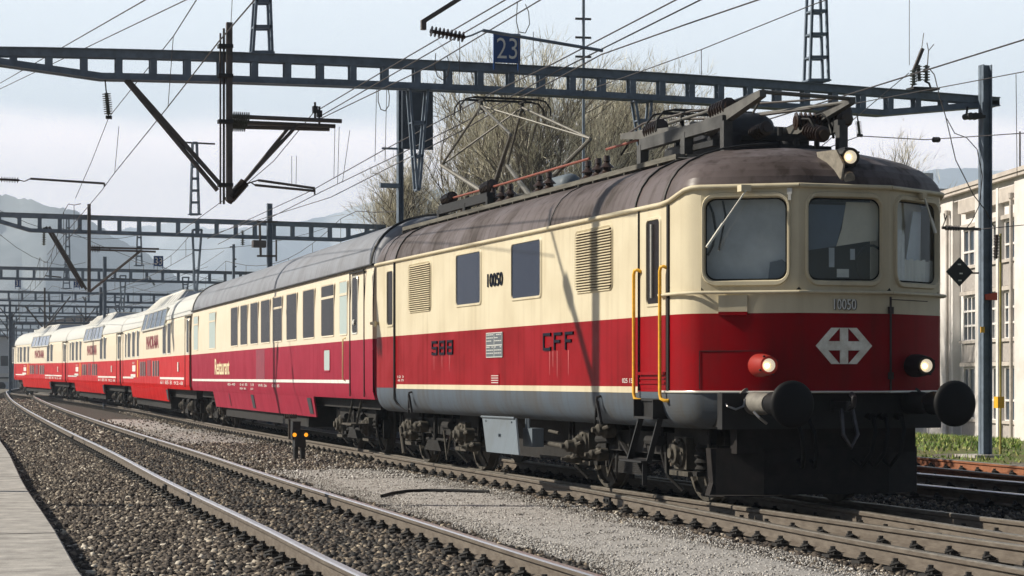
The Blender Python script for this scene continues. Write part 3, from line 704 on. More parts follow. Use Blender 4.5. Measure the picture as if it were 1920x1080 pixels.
# yellow grab rails, white handle
for px, dz in ((1188.5, 0), (1237.5, 0)):
    Y = (XS-.06)/tanb(px); zt = 2.46; zb = 1.09
    m = MB(); m.tube([(XS, Y-.07, zt-.02), (XS-.045, Y-.06, zt), (XS-.06, Y-.02, zt-.005), (XS-.062, Y, zt-.05), (XS-.062, Y, zb+.06), (XS-.06, Y-.02, zb+.01), (XS-.04, Y-.07, zb-.01), (XS, Y-.09, zb-.01)], .018, 8)
    build('grab_rail', m, YELLOW, loco, 60)
m = MB(); p = S(709, 606); m.cyl(p+Vector((.0, 0, 0)), p+Vector((-.09, .12, 0)), .025, 8); m.cyl(p+Vector((-.05, 0, -.06)), p+Vector((-.05, 0, .03)), .03, 8); build('tail_lamp_bracket', m, CREAM, loco)

# relief lettering on the side
def seg_letters(word, px0, px1, z0, z1, parent, name, mt, th=.032, dep=.018):
    ya, yb = Yp(px0), Yp(px1); n = len(word); W = (ya-yb)/(n+(n-1)*.45); m = MB(); H = z1-z0
    G = {'S': 'tmbTlBr', 'B': 'tmbLR', 'C': 'tbL', 'F': 'tmL'}
    for i, ch in enumerate(word):
        y = ya-i*W*1.45
        def hb(z, a=0, b=W): m.box(XS-dep, XS, y-b, y-a, z, z+th)
        def vb(x, a, b): m.box(XS-dep+.001, XS, y-x-th, y-x, a, b)
        if ch == 'S': hb(z0); hb(z1-th); hb(z0+H/2-th/2); vb(0, z0+H/2, z1); vb(W-th, z0, z0+H/2); vb(0, z0, z0+H*.22); vb(W-th, z1-H*.2, z1)
        if ch == 'B': hb(z0); hb(z1-th); hb(z0+H/2-th/2); vb(0, z0, z1); vb(W-th, z0+.012, z0+H/2-.012); vb(W-th, z0+H/2+.012, z1-.012)
        if ch == 'C': hb(z0); hb(z1-th); vb(0, z0, z1); vb(W-th, z0, z0+H*.2); vb(W-th, z1-H*.2, z1)
        if ch == 'F': hb(z1-th); hb(z0+H/2-th/2, 0, W*.75); vb(0, z0, z1)
    build(name, m, mt, parent, 0)
NAVY = mat('navy_relief_letter', (.010, .013, .024), .6, spec=.08)
seg_letters('SBB', 811, 850, 1.645, 1.845, loco, 'lettering', NAVY)
seg_letters('CFF', 1020, 1076, 1.645, 1.855, loco, 'lettering', NAVY)
m = MB(); ya = Yp(915); text(m, '10050', (XS, ya, 2.505), UY, UZ, ya-Yp(943.5), .175, NX, .002, thick=.012, bold=.01); build('running_number', m, NAVY, loco, 0)
STREAK = mat('pale_washed_streak', (.50, .12, .12), .6, var=.3, scale=20)
for px, L in ((814, .22), (829, .2), (843, .24), (1031, .30), (1037, .2), (1045, .33), (1066, .30)):
    y = Yp(px); z1_ = 1.64; m = MB(); m.prism([(XS-.0015, y+.015, z1_), (XS-.0015, y-.012, z1_), (XS-.0015, y-.005, z1_-L), (XS-.0015, y+.006, z1_-L*.9)], (-.0005, 0, 0)); build('washed_streak', m, STREAK, loco, 0)
PLATE = mat('dark_data_plate', (.10, .115, .13), .5); PLT = mat('plate_lettering', (.60, .60, .56), .5)
m = MB(); ya, yb = Yp(913), Yp(943.5); m.box(XS-.012, XS, yb, ya, 1.585, 1.905); m.k = 1
m.box(XS-.014, XS-.012, yb, ya, 1.897, 1.907); m.box(XS-.014, XS-.012, yb, ya, 1.583, 1.593); m.box(XS-.014, XS-.012, yb, yb+.008, 1.59, 1.9); m.box(XS-.014, XS-.012, ya-.008, ya, 1.59, 1.9)
m.box(XS-.014, XS-.012, (ya+yb)/2-.006, (ya+yb)/2+.006, 1.59, 1.9); m.box(XS-.014, XS-.012, yb, ya, 1.735, 1.747)
for cx_ in (0, 1):
    for k in range(7):
        if k == 3: continue
        yy0 = ya-.02-cx_*(ya-yb)/2; ln = (ya-yb)/2-.05
        for j in range(4): 
            if rnd.random() < .8: m.box(XS-.014, XS-.012, yy0-ln*(j+.75)/4, yy0-ln*j/4, 1.872-.04*k, 1.884-.04*k)
build('data_plate', m, [PLATE, PLT], loco, 0)
m = MB(); ya, yb = Yp(921.5), Yp(936); m.box(XS-.008, XS, yb, ya, 1.228, 1.372); m.k = 1
for k in range(4): m.box(XS-.010, XS-.008, yb+.015, ya-.015, 1.25+.03*k, 1.26+.03*k)
build('builder_plate', m, [RED, PLT], loco, 0)
m = MB(); ya = Yp(744); 
for s_, z_ in (('12 3', 1.32), ('46 79', 1.265)): text(m, s_, (XS, Yp(746), z_), UY, UZ, Yp(746)-Yp(757), .035, NX, .003)
text(m, '025 15', (XS, Yp(1167), 1.26), UY, UZ, Yp(1167)-Yp(1186), .05, NX, .003)
build('small_lettering', m, WHITE, loco, 0)
for px in (773, 1127):
    p = S(px, 740); m = MB()
    m.tube([(XS-.005, p.y, 1.11), (XS-.05, p.y, 1.10), (XS-.055, p.y+.01, 1.03)], .016, 6); m.bar((XS-.05, p.y, 1.06), (XS-.03, p.y+.11, .80), .03, .03); m.bar((XS-.05, p.y, 1.06), (XS-.03, p.y-.09, .80), .03, .03)
    m.bar((XS-.03, p.y+.09, .86), (XS-.03, p.y-.07, .86), .02, .03); build('lifting_lug', m, BLACK, loco)
XA = 8.02
a, b, c, d = onX(904, 781, XA), onX(966.5, 784, XA), onX(972.5, 853, XA-.10), onX(912, 847, XA-.10)
m = MB(); m.prism([a, b, c, d], (.02, 0, 0)); m.cyl(a+Vector((-.01, -.01, 0)), b+Vector((-.01, .01, 0)), .016, 6); q = (a+b+c+d)/4; m.cyl(q, q+Vector((-.03, 0, 0)), .02, 8)
for p_, q_ in ((a, c), (b, d)): 
    t_ = p_*.88+q_*.12; m.cyl(t_, t_+Vector((-.014, 0, 0)), .012, 6)
build('battery_cover', m, GREYM, loco, 40)
m = MB(); a = onX(988, 802, 8.2); b = onX(1005, 838, 8.2); m.box(8.15, 8.3, b.y, a.y, b.z, a.z); m.cyl((8.15, (a.y+b.y)/2+.05, a.z), (8.15, (a.y+b.y)/2+.05, a.z+.12), .015, 6); m.cyl((8.15, (a.y+b.y)/2-.05, a.z), (8.15, (a.y+b.y)/2-.05, a.z+.12), .015, 6); build('meter_box', m, GREYM, loco)
for (pa, pb, r_) in (((1014, 829), (1065, 838), .028), ((1030, 808), (1048, 812), .02), ((752, 802), (758, 850), .035), ((832, 806), (838, 862), .012), ((846, 810), (840, 850), .012), ((1152, 850), (1140, 893), .012), ((1158, 850), (1156, 893), .012)):
    m = MB(); m.cyl(onX(*pa, 8.35), onX(*pb, 8.35), r_, 10); 
    build('brake_rod', m, GRIME, loco)
for px, py, r_, L in ((1077, 836, .10, .25), (1070, 860, .06, .2), (765, 815, .08, .2), (783, 800, .09, .2), (868, 815, .10, .22), (880, 838, .07, .2), (1115, 852, .08, .2), (1128, 806, .10, .2)):
    p = onX(px, py, 8.36); m = MB(); m.lathe(p+Vector((.15, 0, 0)), (-1, 0, 0), [(0, r_*.9), (L*.6, r_), (L*.7, r_*.75), (L, r_*.7), (L+.03, r_*.35), (L+.07, r_*.3)], 14)
    m.cyl(p+Vector((0, .05, 0)), p+Vector((0, -.25, .05)), .022, 6); build('brake_cylinder', m, GRIME, loco)
# cab steps
def steps(px0, px1, parent):
    ya, yb = Yp(px0), Yp(px1); m = MB()
    m.box(XS-.10, XS+.12, yb, ya, .885, .91); m.box(XS-.10, XS+.1, ya-.015, ya, .9, 1.09); m.box(XS-.10, XS+.1, yb, yb+.015, .9, 1.09); m.box(XS-.02, XS+.0, yb, ya, 1.07, 1.10); m.box(XS-.0, XS+.012, yb+.015, ya-.015, .91, 1.07)
    m.bar((XS-.02, ya-.02, .89), (XS-.12, ya+.06, .45), .02, .06); m.bar((XS-.02, yb+.0, .89), (XS-.12, yb+.06, .45), .02, .06)
    m.box(XS-.22, XS+.0, yb+.03, ya+.10, .435, .455); m.bar((XS-.16, yb+.08, .45), (XS-.16, yb+.08, .20), .015, .05)
    build('cab_step', m, BLACK, parent, 0)
steps(1204, 1241, loco)
bogie(loco, 22.5, 3.05, XL); bogie(loco, 30.75, 3.0, XL)

# ------------------------------------------------------------------ nose: lamps, emblem, number, buffers, plough
def headlamp(c, r, L, mt, parent, name='headlight', ax=(-.12, -1, 0)):
    ax = Vector(ax).normalized(); c = Vector(c); m = MB()
    m.lathe(c-ax*L, ax, [(0, r*1.42), (L*.35, r*1.42), (L*.8, r*1.25), (L, r*1.12), (L+.012, r*1.12), (L+.012, r*.98), (L, r*.97)], 28)
    h = build(name, m, mt, parent, 50)
    m = MB(); m.lathe(c-ax*.02, ax, [(0, r*.97), (.012, r*.97), (.026, r*.7), (.032, r*.1)], 24); le = build('lens', m, LENS, h, 60)
    m = MB(); m.lathe(c+ax*.008+Vector((-.03*r/.08, 0, -.005)), ax, [(0, r*.22), (.022, r*.3), (.030, r*.1)], 12); build('bulb', m, BULB, le)
    u_, v_ = orth(ax)
    for k in range(4): a_ = k*math.pi/2+.5; p = c-ax*.02+(u_*math.cos(a_)+v_*math.sin(a_))*r*1.2; m = MB(); m.cyl(p, p+ax*.02, .012, 6); build('lamp_clip', m, BLACK, h)
headlamp((8.725, 19.22, 1.437), .082, .27, REDSMALL, loco, ax=(-.05, -1, 0)); headlamp((10.455, 19.22, 1.437), .082, .27, BLACK, loco, ax=(-.02, -1, 0))
headlamp((9.69, 19.38, 3.53), .083, .22, BLACK, loco, 'top_headlight', ax=(-.1, -1, .02))
m = MB(); m.prism([(9.45, 19.66, 3.60), (9.54, 19.40, 3.60), (9.60, 19.36, 3.45), (9.56, 19.36, 3.22), (9.50, 19.62, 3.26)], (.02, 0, 0)); m.lathe((9.66, 19.45, 3.33), (.1, -1, -.2), [(0, .05), (.08, .07), (.1, .06), (.1, .0)], 12); build('lamp_bracket', m, mat('sooty_cream', (.34, .30, .24), .6, var=.5, scale=8), loco)
# the arrows-and-cross emblem
EM = MB(); F0 = Vector((9.60, 19.35, 1.634)); 
def em(pts, mirror=False):
    P = [F0+Vector((((-1 if mirror else 1)*(x-1032))*.002, -.012, (287-y)*.002)) for x, y in pts]
    EM.prism(P, (0, .008, 0))
for mi_ in (False, True):
    em([(877, 287), (962, 197), (1009, 197), (944, 264), (944, 287)], mi_); em([(877, 287), (944, 287), (944, 310), (1009, 378), (962, 378)], mi_); em([(944, 264), (1010, 264), (1010, 310), (944, 310)], mi_)
em([(1010, 197), (1054, 197), (1054, 378), (1010, 378)])
EMM = mat('emblem_white', (.95, .92, .82), .5, col2=(.66, .61, .50), scale=9); build('emblem', EM, EMM, loco, 0)
m = MB(); text(m, '10050', (9.492, 19.35, 1.990), (1, 0, 0), UZ, .252, .112, (0, -1, 0), .001, thick=.010, bold=.03); fnb = build('number_edge', m, CABD, loco, 0)
m = MB(); text(m, '10050', (9.485, 19.35, 1.995), (1, 0, 0), UZ, .245, .108, (0, -1, 0), .012, thick=.006, bold=.008); build('front_number', m, WHITE, loco, 0)
# hatch box on the left facet, access panel lines and the seam
u = (corn[0][1]-corn[0][0]).normalized(); nn = Vector((u.y, -u.x, 0)); o = corn[0][0]
def fac(m, k0, k1, z0, z1, d0, d1, mi=None, c=0):
    (a, b) = corn[c]; u = (b-a).normalized(); nn = Vector((u.y, -u.x, 0))
    m.prism([a+u*k0+nn*d0+UZ*z0, a+u*k1+nn*d0+UZ*z0, a+u*k1+nn*d0+UZ*z1, a+u*k0+nn*d0+UZ*z1], nn*(d1-d0))
m = MB(); fac(m, .18, .47, 1.975, 2.14, 0, .035); m.cyl(o+u*.33+nn*.03+UZ*2.09, o+u*.33+nn*.045+UZ*2.09, .018, 8); hb = build('socket_box', m, CREAM, loco, 0)
m = MB(); fac(m, .18, .47, 1.94, 1.973, 0, .04); build('socket_lip', m, RED, hb, 0)
SEAM = mat('dark_panel_gap', (.02, .008, .008), .7)
m = MB(); fac(m, -.02, .62, 1.578, 1.586, 0, .004); fac(m, -.02, -.012, 1.2, 1.58, 0, .004); build('panel_gap', m, SEAM, loco, 0)
m = MB(); fac(m, .0, .028, 1.19, 2.13, 0, .010, c=2); fac(m, .0, .75, 2.10, 2.108, 0, .005, c=2)
for z_ in (1.30, 1.96): fac(m, -.03, .05, z_, z_+.07, .0, .02, c=2)
build('nose_door_gap', m, SEAM, loco, 0)
m = MB(); fac(m, .865+.0, .915, 3.14, 3.20, .0, .03); fac(m, .875, .905, 3.08, 3.14, .0, .03); build('lamp_socket', m, WHITE, loco, 0)
# wipers
def wiper(px_top, px_bot, Y, parent, boxw=.11):
    p = onY(*px_top, Y); q = onY(*px_bot, Y); m = MB(); m.box(p.x-boxw*.5, p.x+boxw*.5, Y-.02, Y+.08, p.z-.01, p.z+.055); wb = build('wiper_motor', m, CREAM, parent, 0)
    m = MB(); m.bar(p+Vector((0, -.01, 0)), q, .022, .012); m.bar(p*.35+q*.65+Vector((0, .0, 0)), q+(q-p)*.12, .035, .02); build('wiper_arm', m, ALU, wb)
wiper((1398, 357), (1333, 452), 19.50, loco); wiper((1733, 372), (1752, 430), 19.55, loco, .05)
# cab interior seen through the glass
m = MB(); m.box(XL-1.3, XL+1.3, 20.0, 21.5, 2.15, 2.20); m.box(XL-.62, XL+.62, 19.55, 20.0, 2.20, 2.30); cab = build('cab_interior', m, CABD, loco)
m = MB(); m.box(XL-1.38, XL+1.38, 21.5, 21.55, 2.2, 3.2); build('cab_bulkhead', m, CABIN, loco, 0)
BLIND = mat('grey_roller_blind', (.66, .69, .72), .8, var=.3, scale=1.5); NAVYP = mat('blue_grey_cab_panel', (.12, .16, .22), .6, var=.2, scale=2); TAN = mat('tan_cab_lining', (.80, .74, .60), .7, var=.2, scale=2)
def inner(k, pts, off, mt, name, th=.006):
    o_, u_, v_, n_, f4_, f3_ = GL[k]; m = MB(); m.prism([o_+u_*a+v_*b+n_*off for a, b in pts], -n_*th); return build(name, m, mt, cab, 0)
U1 = lambda x: (x-1005)/480*.81+.095; Z1 = lambda y: 3.115-(y-140)/530*.83
U2 = lambda x: (x-1575)/260*.83+.115
inner(0, [(.02, 2.27), (.90, 2.27), (.90, 3.13), (.02, 3.13)], -.16, BLIND, 'roller_blind')
inner(0, [(.66, 2.28), (.87, 2.28), (.87, 2.44), (.80, 2.50), (.68, 2.47)], -.10, NAVYP, 'seat_back')
m = MB(); o_, u_, v_, n_ = GL[0][:4]; m.tube([o_+u_*a+v_*b-n_*.12 for a, b in ((.05, 3.1), (.10, 2.98), (.13, 2.8), (.10, 2.65), (.05, 2.55))], .012, 6); m.tube([o_+u_*a+v_*b-n_*.12 for a, b in ((.2, 3.1), (.23, 2.95), (.19, 2.75), (.16, 2.6))], .01, 6); build('hanging_lead', m, RUBBER, cab)
inner(1, [(U1(1000), Z1(180)), (U1(1292), Z1(180)), (U1(1225), Z1(445)), (U1(1000), Z1(482))][::-1], -.12, NAVYP, 'cab_panel')
inner(1, [(U1(1290), Z1(160)), (U1(1490), Z1(160)), (U1(1490), Z1(405)), (U1(1420), Z1(412)), (U1(1225), Z1(446)), (U1(1262), Z1(330))][::-1], -.115, TAN, 'sun_visor')
for a, b, c, d in ((1180, 1215, 455, 580), (1320, 1350, 460, 530)): inner(1, [(U1(a), Z1(d)), (U1(b), Z1(d)), (U1(b), Z1(c)), (U1(a), Z1(c))], -.125, BLIND, 'grey_post')
inner(1, [(U1(1222), Z1(645)), (U1(1300), Z1(645)), (U1(1300), Z1(592)), (U1(1222), Z1(592))], -.09, WHITE, 'paper_sheet')
m = MB(); o_, u_, v_, n_ = GL[1][:4]; c_ = o_+u_*U1(1475)+v_*Z1(560)-n_*.18; m.tube([c_+u_*math.cos(t)*.16+v_*math.sin(t)*.2 for t in [k*.35 for k in range(19)]], .014, 6); build('hand_wheel', m, BLACK, cab)
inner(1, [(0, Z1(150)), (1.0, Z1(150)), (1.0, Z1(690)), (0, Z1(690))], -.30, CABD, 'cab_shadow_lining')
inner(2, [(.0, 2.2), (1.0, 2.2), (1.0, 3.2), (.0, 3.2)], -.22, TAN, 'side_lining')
inner(2, [(U2(1700), Z1(560)), (U2(1790), Z1(560)), (U2(1800), Z1(190)), (U2(1750), Z1(190))], -.12, BLIND, 'window_pillar')
def cur(k, a0, a1, z0, z1, n_, amp, mt, off):
    o_, u_, v_, nn_ = GL[k][:4]; m = MB()
    for i in range(n_+1):
        t = i/n_; p = o_+u_*(a0+(a1-a0)*t)+nn_*(off+amp*math.sin(i*1.75)); m.v += [tuple(p+v_*z0), tuple(p+v_*(z1+.01*math.sin(i*1.1)))]
    for i in range(n_): m.f.append((2*i, 2*i+2, 2*i+3, 2*i+1)); m.m.append(0)
    build('curtain', m, mt, cab, 60)
cur(2, U2(1560), U2(1668), Z1(690), Z1(325), 18, .008, WHITE, -.07); cur(2, U2(1670), U2(1850), Z1(695), Z1(512), 26, .012, CURTAIN, -.085)
# buffers
BUFM = mat('sunlit_buffer_casing', (.22, .205, .175), .7, col2=(.12, .11, .10), scale=7)  # sunlit tone painted on the left buffer casing; right one stays black
for cx_ in (XL-.875, XL+.875):
    m = MB(); z_ = 1.06
    m.lathe((cx_, 19.66, z_), (0, -1, 0), [(0, .17), (.04, .17), (.05, .118), (.30, .112), (.31, .105), (.46, .10)], 24); bf = build('buffer', m, BUFM if cx_ < XL else BLACK, loco, 50)
    m = MB(); m.lathe((cx_, 19.12, z_), (0, -1, 0), [(0, .12), (.34, .115), (.36, .14), (.405, .228), (.425, .228), (.45, .20), (.462, .10), (.465, .01)], 36); build('buffer_head', m, RUBBER, bf, 50)
m = MB(); m.box(XL-1.22, XL+1.22, 19.6, 19.72, .80, 1.16); build('buffer_beam', m, BLACK, loco, 0)
m = MB(); m.bar((XL, 19.6, 1.03), (XL, 19.25, 1.03), .06, .1); m.tube([(XL, 19.27, 1.0), (XL, 19.16, 1.04), (XL, 19.14, 1.12), (XL, 19.2, 1.15)], .03, 8)
m.tube([(XL-.06, 19.3, 1.0), (XL-.08, 19.22, .75), (XL, 19.2, .62), (XL+.08, 19.22, .75), (XL+.06, 19.3, 1.0)], .022, 8); build('coupling_hook', m, mat('greasy_steel', (.10, .095, .10), .35, .6, var=.4, scale=12), loco)
for x_, s_ in ((XL-.36, 1), (XL-.5, 1), (XL+.36, -1), (XL+.5, -1), (XL+.68, -1)):
    m = MB(); m.tube([(x_, 19.58, .92), (x_, 19.42, .90), (x_+.02*s_, 19.34, .78), (x_+.06*s_, 19.36, .55), (x_+.1*s_, 19.48, .42), (x_+.12*s_, 19.62, .48)], .024, 8)
    m.cyl((x_, 19.52, .92), (x_, 19.46, .92), .04, 8); build('air_hose', m, RUBBER, loco, 60)
m = MB()
a0 = Vector((8.47, 19.95, 0)); a1 = Vector((8.9, 19.72, 0)); a2 = Vector((10.3, 19.72, 0)); a3 = Vector((10.74, 19.95, 0))
for p, q in ((a0, a1), (a1, a2), (a2, a3)):
    m.add([p+UZ*.13, q+UZ*.13, q+UZ*.60, p+UZ*.60, p+UZ*.13+Vector((0, .02, 0)), q+UZ*.13+Vector((0, .02, 0)), q+UZ*.60+Vector((0, .02, 0)), p+UZ*.60+Vector((0, .02, 0))], [(0, 1, 2, 3), (7, 6, 5, 4), (3, 2, 6, 7), (0, 4, 5, 1)])
m.prism([a0+UZ*.60+Vector((-.05, .02, 0)), a0+UZ*.60+Vector((.03, 0, 0)), a0+UZ*.2+Vector((.03, 0, 0)), a0+UZ*.12+Vector((.08, 0, 0)), a0+UZ*.12+Vector((-.06, .02, 0)), a0+UZ*.25+Vector((-.02, .02, 0))], (0, .12, 0))
m.prism([a0+UZ*.12+Vector((-.07, 0, 0)), a0+UZ*.12+Vector((.0, -.22, 0)), a1+UZ*.12+Vector((.15, -.12, 0)), a1+UZ*.12+Vector((.1, .05, 0))], (0, 0, .012))
m.box(XL-1.0, XL+1.0, 19.74, 19.9, .55, .82); build('rail_guard', m, mat('plough_plate', (.024, .020, .019), .8, col2=(.012, .010, .010), scale=5, spec=.25), loco, 0)
m = MB(); m.tube([(8.42, 19.66, 1.10), (8.44, 19.58, 1.03), (8.52, 19.56, 1.0), (8.60, 19.55, 1.03), (8.62, 19.56, 1.10)], .012, 6); build('shunter_handle', m, STEEL, loco); m = MB(); m.tube([(8.62, 19.35, .98), (8.66, 19.3, .92), (8.74, 19.3, .86)], .014, 6); build('uncoupling_lever', m, STEEL, loco)

# ------------------------------------------------------------------ roof equipment
m = MB(); yA, yB = 33.0, 21.35
for k in range(3): m.box(8.60+.125*k, 8.715+.125*k, yB, yA, 3.67, 3.725)
n_ = 22
for k in range(n_+1):
    y = yB+(yA-yB)*k/n_; m.bar((8.605, y, 3.66), (8.655, y, 3.53), .012, .018); m.bar((8.60, y, 3.655), (8.97, y, 3.655), .03, .02)
rw = build('roof_walkway', m, BOARD, roof, 0)
m = MB(); m.box(8.665, 8.685, yB, yA, 3.52, 3.668); build('walkway_gap_shade', m, CABD, rw, 0)  # dark strip added for the shadow in the gap under the planks
m = MB(); m.prism([(8.95, 21.35, 3.68), (8.62, 21.35, 3.68), (8.75, 20.85, 3.62), (9.05, 20.8, 3.70)], (0, 0, .012)); build('walkway_end', m, BLACK, roof, 0)
def bell(x, y, z0, z1, r_=.105):
    m = MB(); H = z1-z0; m.lathe((x, y, z0), (0, 0, 1), [(0, r_*1.15), (H*.08, r_*1.15), (H*.12, r_*.8), (H*.3, r_*.75), (H*.32, r_*1.1), (H*.45, r_*.55), (H*.55, r_*.5), (H*.57, r_*.9), (H*.72, r_*.4), (H*.78, r_*.3), (H*.8, r_*.42), (H, r_*.35)], 16)
    return build('roof_insulator', m, CERAMIC, roof, 50)
for px in (876, 925, 941, 957, 1012, 1030, 1103, 1122, 1138): bell(9.0, 9.0/tanb(px), 3.70, 4.04)
m = MB(); m.tube([(9.0, 9.0/tanb(p), z) for p, z in ((848, 4.08), (933, 4.07), (1023, 4.07), (1105, 4.07))], .016, 6); m.tube([(9.0, 9.0/tanb(1137), 4.12), (9.0, 9.0/tanb(1197), 4.12)], .016, 6); build('high_voltage_bar', m, COPPER, roof)
m = MB(); m.lathe((9.5, 28.3, 3.93), (.0, -1, 0), [(0, .06), (.04, .14), (.1, .17), (.9, .17), (.97, .13), (1.0, .05)], 16); build('air_tank', m, GREYM, roof, 50)

FRAMEG = mat('part_lit_roof_frame', (.085, .085, .085), .7, col2=(.035, .035, .035), scale=3)  # grey mottled with dark to suggest a frame only partly lit
def panto_base(parent, ya, yb, z, raised):
    m = MB()
    bs_ = []
    for x in (8.93, 10.27):
        m = MB(); m.bar((x, ya, z), (x, yb, z), .09, .13); 
        for y in (ya, (ya*.45+yb*.55)): m.bar((x, y, z), (x, y, 3.6), .12, .1)
        m.bar((x, yb, z), (x, yb, 3.6), .1, .1); bs_.append(build('pantograph_base', m, FRAMEG if not raised else BLACK, parent, 0))
    b = None
    for x in (8.93, 10.27):
        for s_ in (1, -1):
            ym = ya-.05 if s_ > 0 else yb+.45
            b = bs_[0 if x < 9.5 else 1]; m = MB(); m.ins((x+.06, ym-.0, z+.15), (x+.06, ym-.42, z+.17), .095, 6, .62); build('post_insulator', m, CERAMIC, b, 30)
    return b
P1 = MB(); pb = panto_base(roof, 31.9, 29.3, 3.92, True)
# raised diamond pantograph
pan = MB(); zK = 4.70; zH = 5.44
piv = [(9.28, 30.4, 4.02), (9.92, 30.4, 4.02)]; KF = [(8.98, 28.45, 4.72), (10.22, 28.6, 4.72)]; KR = [(9.05, 32.3, 4.66), (10.15, 32.35, 4.70)]; HD = [(9.30, 30.95, zH), (9.95, 30.95, zH)]
for k in (0, 1):
    pan.cyl(piv[k], KF[k], .045, 8, .028); pan.cyl(piv[k], KR[k], .045, 8, .028)
    pan.cyl(KF[k], HD[k], .020, 8); pan.cyl(KR[k], HD[k], .020, 8)
pan.cyl(KF[1], HD[0], .014, 6); pan.cyl(KR[0], HD[1], .014, 6)
pan.cyl((9.1, 30.4, 4.02), (10.1, 30.4, 4.02), .06, 10); pan.cyl((9.1, 30.7, 4.02), (10.1, 30.7, 4.02), .04, 8)
pn = build('raised_pantograph', pan, mat('pantograph_tube', (.20, .19, .17), .5, .3, var=.4, scale=8), roof, 40)
def headpan(yc, z, x0, x1, parent, hy=.16):
    m = MB()
    for q in (-hy, hy):
        m.bar((x0+.18, yc+q, z+.085), (x1-.18, yc+q, z+.085), .05, .03)
        m.tube([(x0+.18, yc+q, z+.085), (x0+.06, yc+q, z+.06), (x0-.02, yc+q, z-.04), (x0-.03, yc+q, z-.16)], .013, 6); m.tube([(x1-.18, yc+q, z+.085), (x1-.06, yc+q, z+.06), (x1+.02, yc+q, z-.04), (x1+.03, yc+q, z-.16)], .013, 6)
    for x in (9.30, 9.95): m.bar((x, yc-hy, z+.06), (x, yc+hy, z+.06), .03, .03); m.cyl((x, yc, z-.08), (x, yc, z+.06), .03, 8); m.tube([(x-.05, yc, z-.14), (x, yc, z), (x+.05, yc, z-.14)], .012, 5)
    build('collector_head', m, BLACK, parent, 40)
headpan(30.95, zH+.02, 8.95, 10.33, pn)
# folded pantograph over the cab
pb2 = panto_base(roof, 23.2, 20.75, 4.02, False)
fp = MB()
def taper(mb, p, q, w0, w1, h0, h1):
    p = Vector(p); q = Vector(q); d = (q-p).normalized(); u_ = d.cross(UZ).normalized(); v_ = u_.cross(d)
    vs = [p+u_*a*w0/2+v_*b*h0/2 for a, b in ((-1,-1),(1,-1),(1,1),(-1,1))]+[q+u_*a*w1/2+v_*b*h1/2 for a, b in ((-1,-1),(1,-1),(1,1),(-1,1))]
    mb.add(vs, [(3,2,1,0),(4,5,6,7),(0,1,5,4),(1,2,6,5),(2,3,7,6),(3,0,4,7)])
taper(fp, (8.98, 21.35, 4.02), (8.95, 19.86, 4.20), .10, .07, .17, .07); taper(fp, (10.2, 21.9, 4.05), (10.2, 20.35, 4.24), .10, .07, .15, .07)
taper(fp, (8.98, 22.0, 4.04), (8.95, 23.9, 4.20), .10, .07, .15, .07); taper(fp, (10.2, 22.2, 4.05), (10.2, 23.9, 4.22), .10, .07, .15, .07)
for x in (8.97, 10.2):
    fp.cyl((x, 19.9 if x < 9.5 else 20.4, 4.23), (9.3 if x < 9.5 else 9.9, 22.3, 4.30), .020, 8); fp.cyl((x, 23.9, 4.2), (9.3 if x < 9.5 else 9.9, 22.3, 4.30), .020, 8)
fp.cyl((8.97, 19.9, 4.22), (10.2, 20.4, 4.26), .022, 8); fp.cyl((8.97, 23.9, 4.22), (10.2, 23.9, 4.24), .020, 8); fp.cyl((8.97, 19.9, 4.20), (9.9, 22.3, 4.28), .014, 6)
fp.cyl((8.95, 21.75, 4.06), (10.25, 21.95, 4.06), .075, 12)
fo = build('folded_pantograph', fp, mat('pantograph_arm_grey', (.125, .12, .11), .6, var=.35, scale=7), roof, 40)
headpan(22.9, 4.30, 8.95, 10.3, fo)
m = MB(); m.lathe((9.18, 21.75, 4.06), (1, .12, 0), [(0, .05), (.04, .15), (.12, .195), (.62, .20), (.72, .15), (.76, .06)], 22); m.box(9.2, 10.15, 21.3, 23.1, 3.80, 3.98); m.box(9.3, 9.9, 22.1, 22.9, 3.98, 4.12)
m.cyl((9.4, 22.3, 3.7), (9.4, 22.3, 3.95), .12, 10); m.cyl((9.9, 21.3, 3.7), (9.9, 21.3, 3.95), .12, 10); build('circuit_breaker', m, mat('breaker_dark_grey', (.035, .037, .045), .5, var=.3, scale=6), roof, 40)
for a_, b_ in (((9.9, 20.95, 4.1), (10.0, 20.8, 3.72)), ((10.1, 21.1, 4.15), (10.25, 20.9, 3.9)), ((9.0, 24.1, 4.0), (9.2, 23.7, 4.32))):
    m = MB(); a_ = Vector(a_); b_ = Vector(b_); c_ = (a_+b_)/2+Vector((0, -.12, .08)); m.tube([a_, (a_+c_)/2+Vector((0, -.03, .04)), c_, (c_+b_)/2+Vector((0, -.02, .0)), b_], .014, 6); build('jumper_cable', m, RUBBER, roof)
m = MB(); m.bar((10.15, 21.6, 3.70), (10.15, 20.6, 3.68), .25, .03); build('roof_plate', m, BOARD, roof, 0)

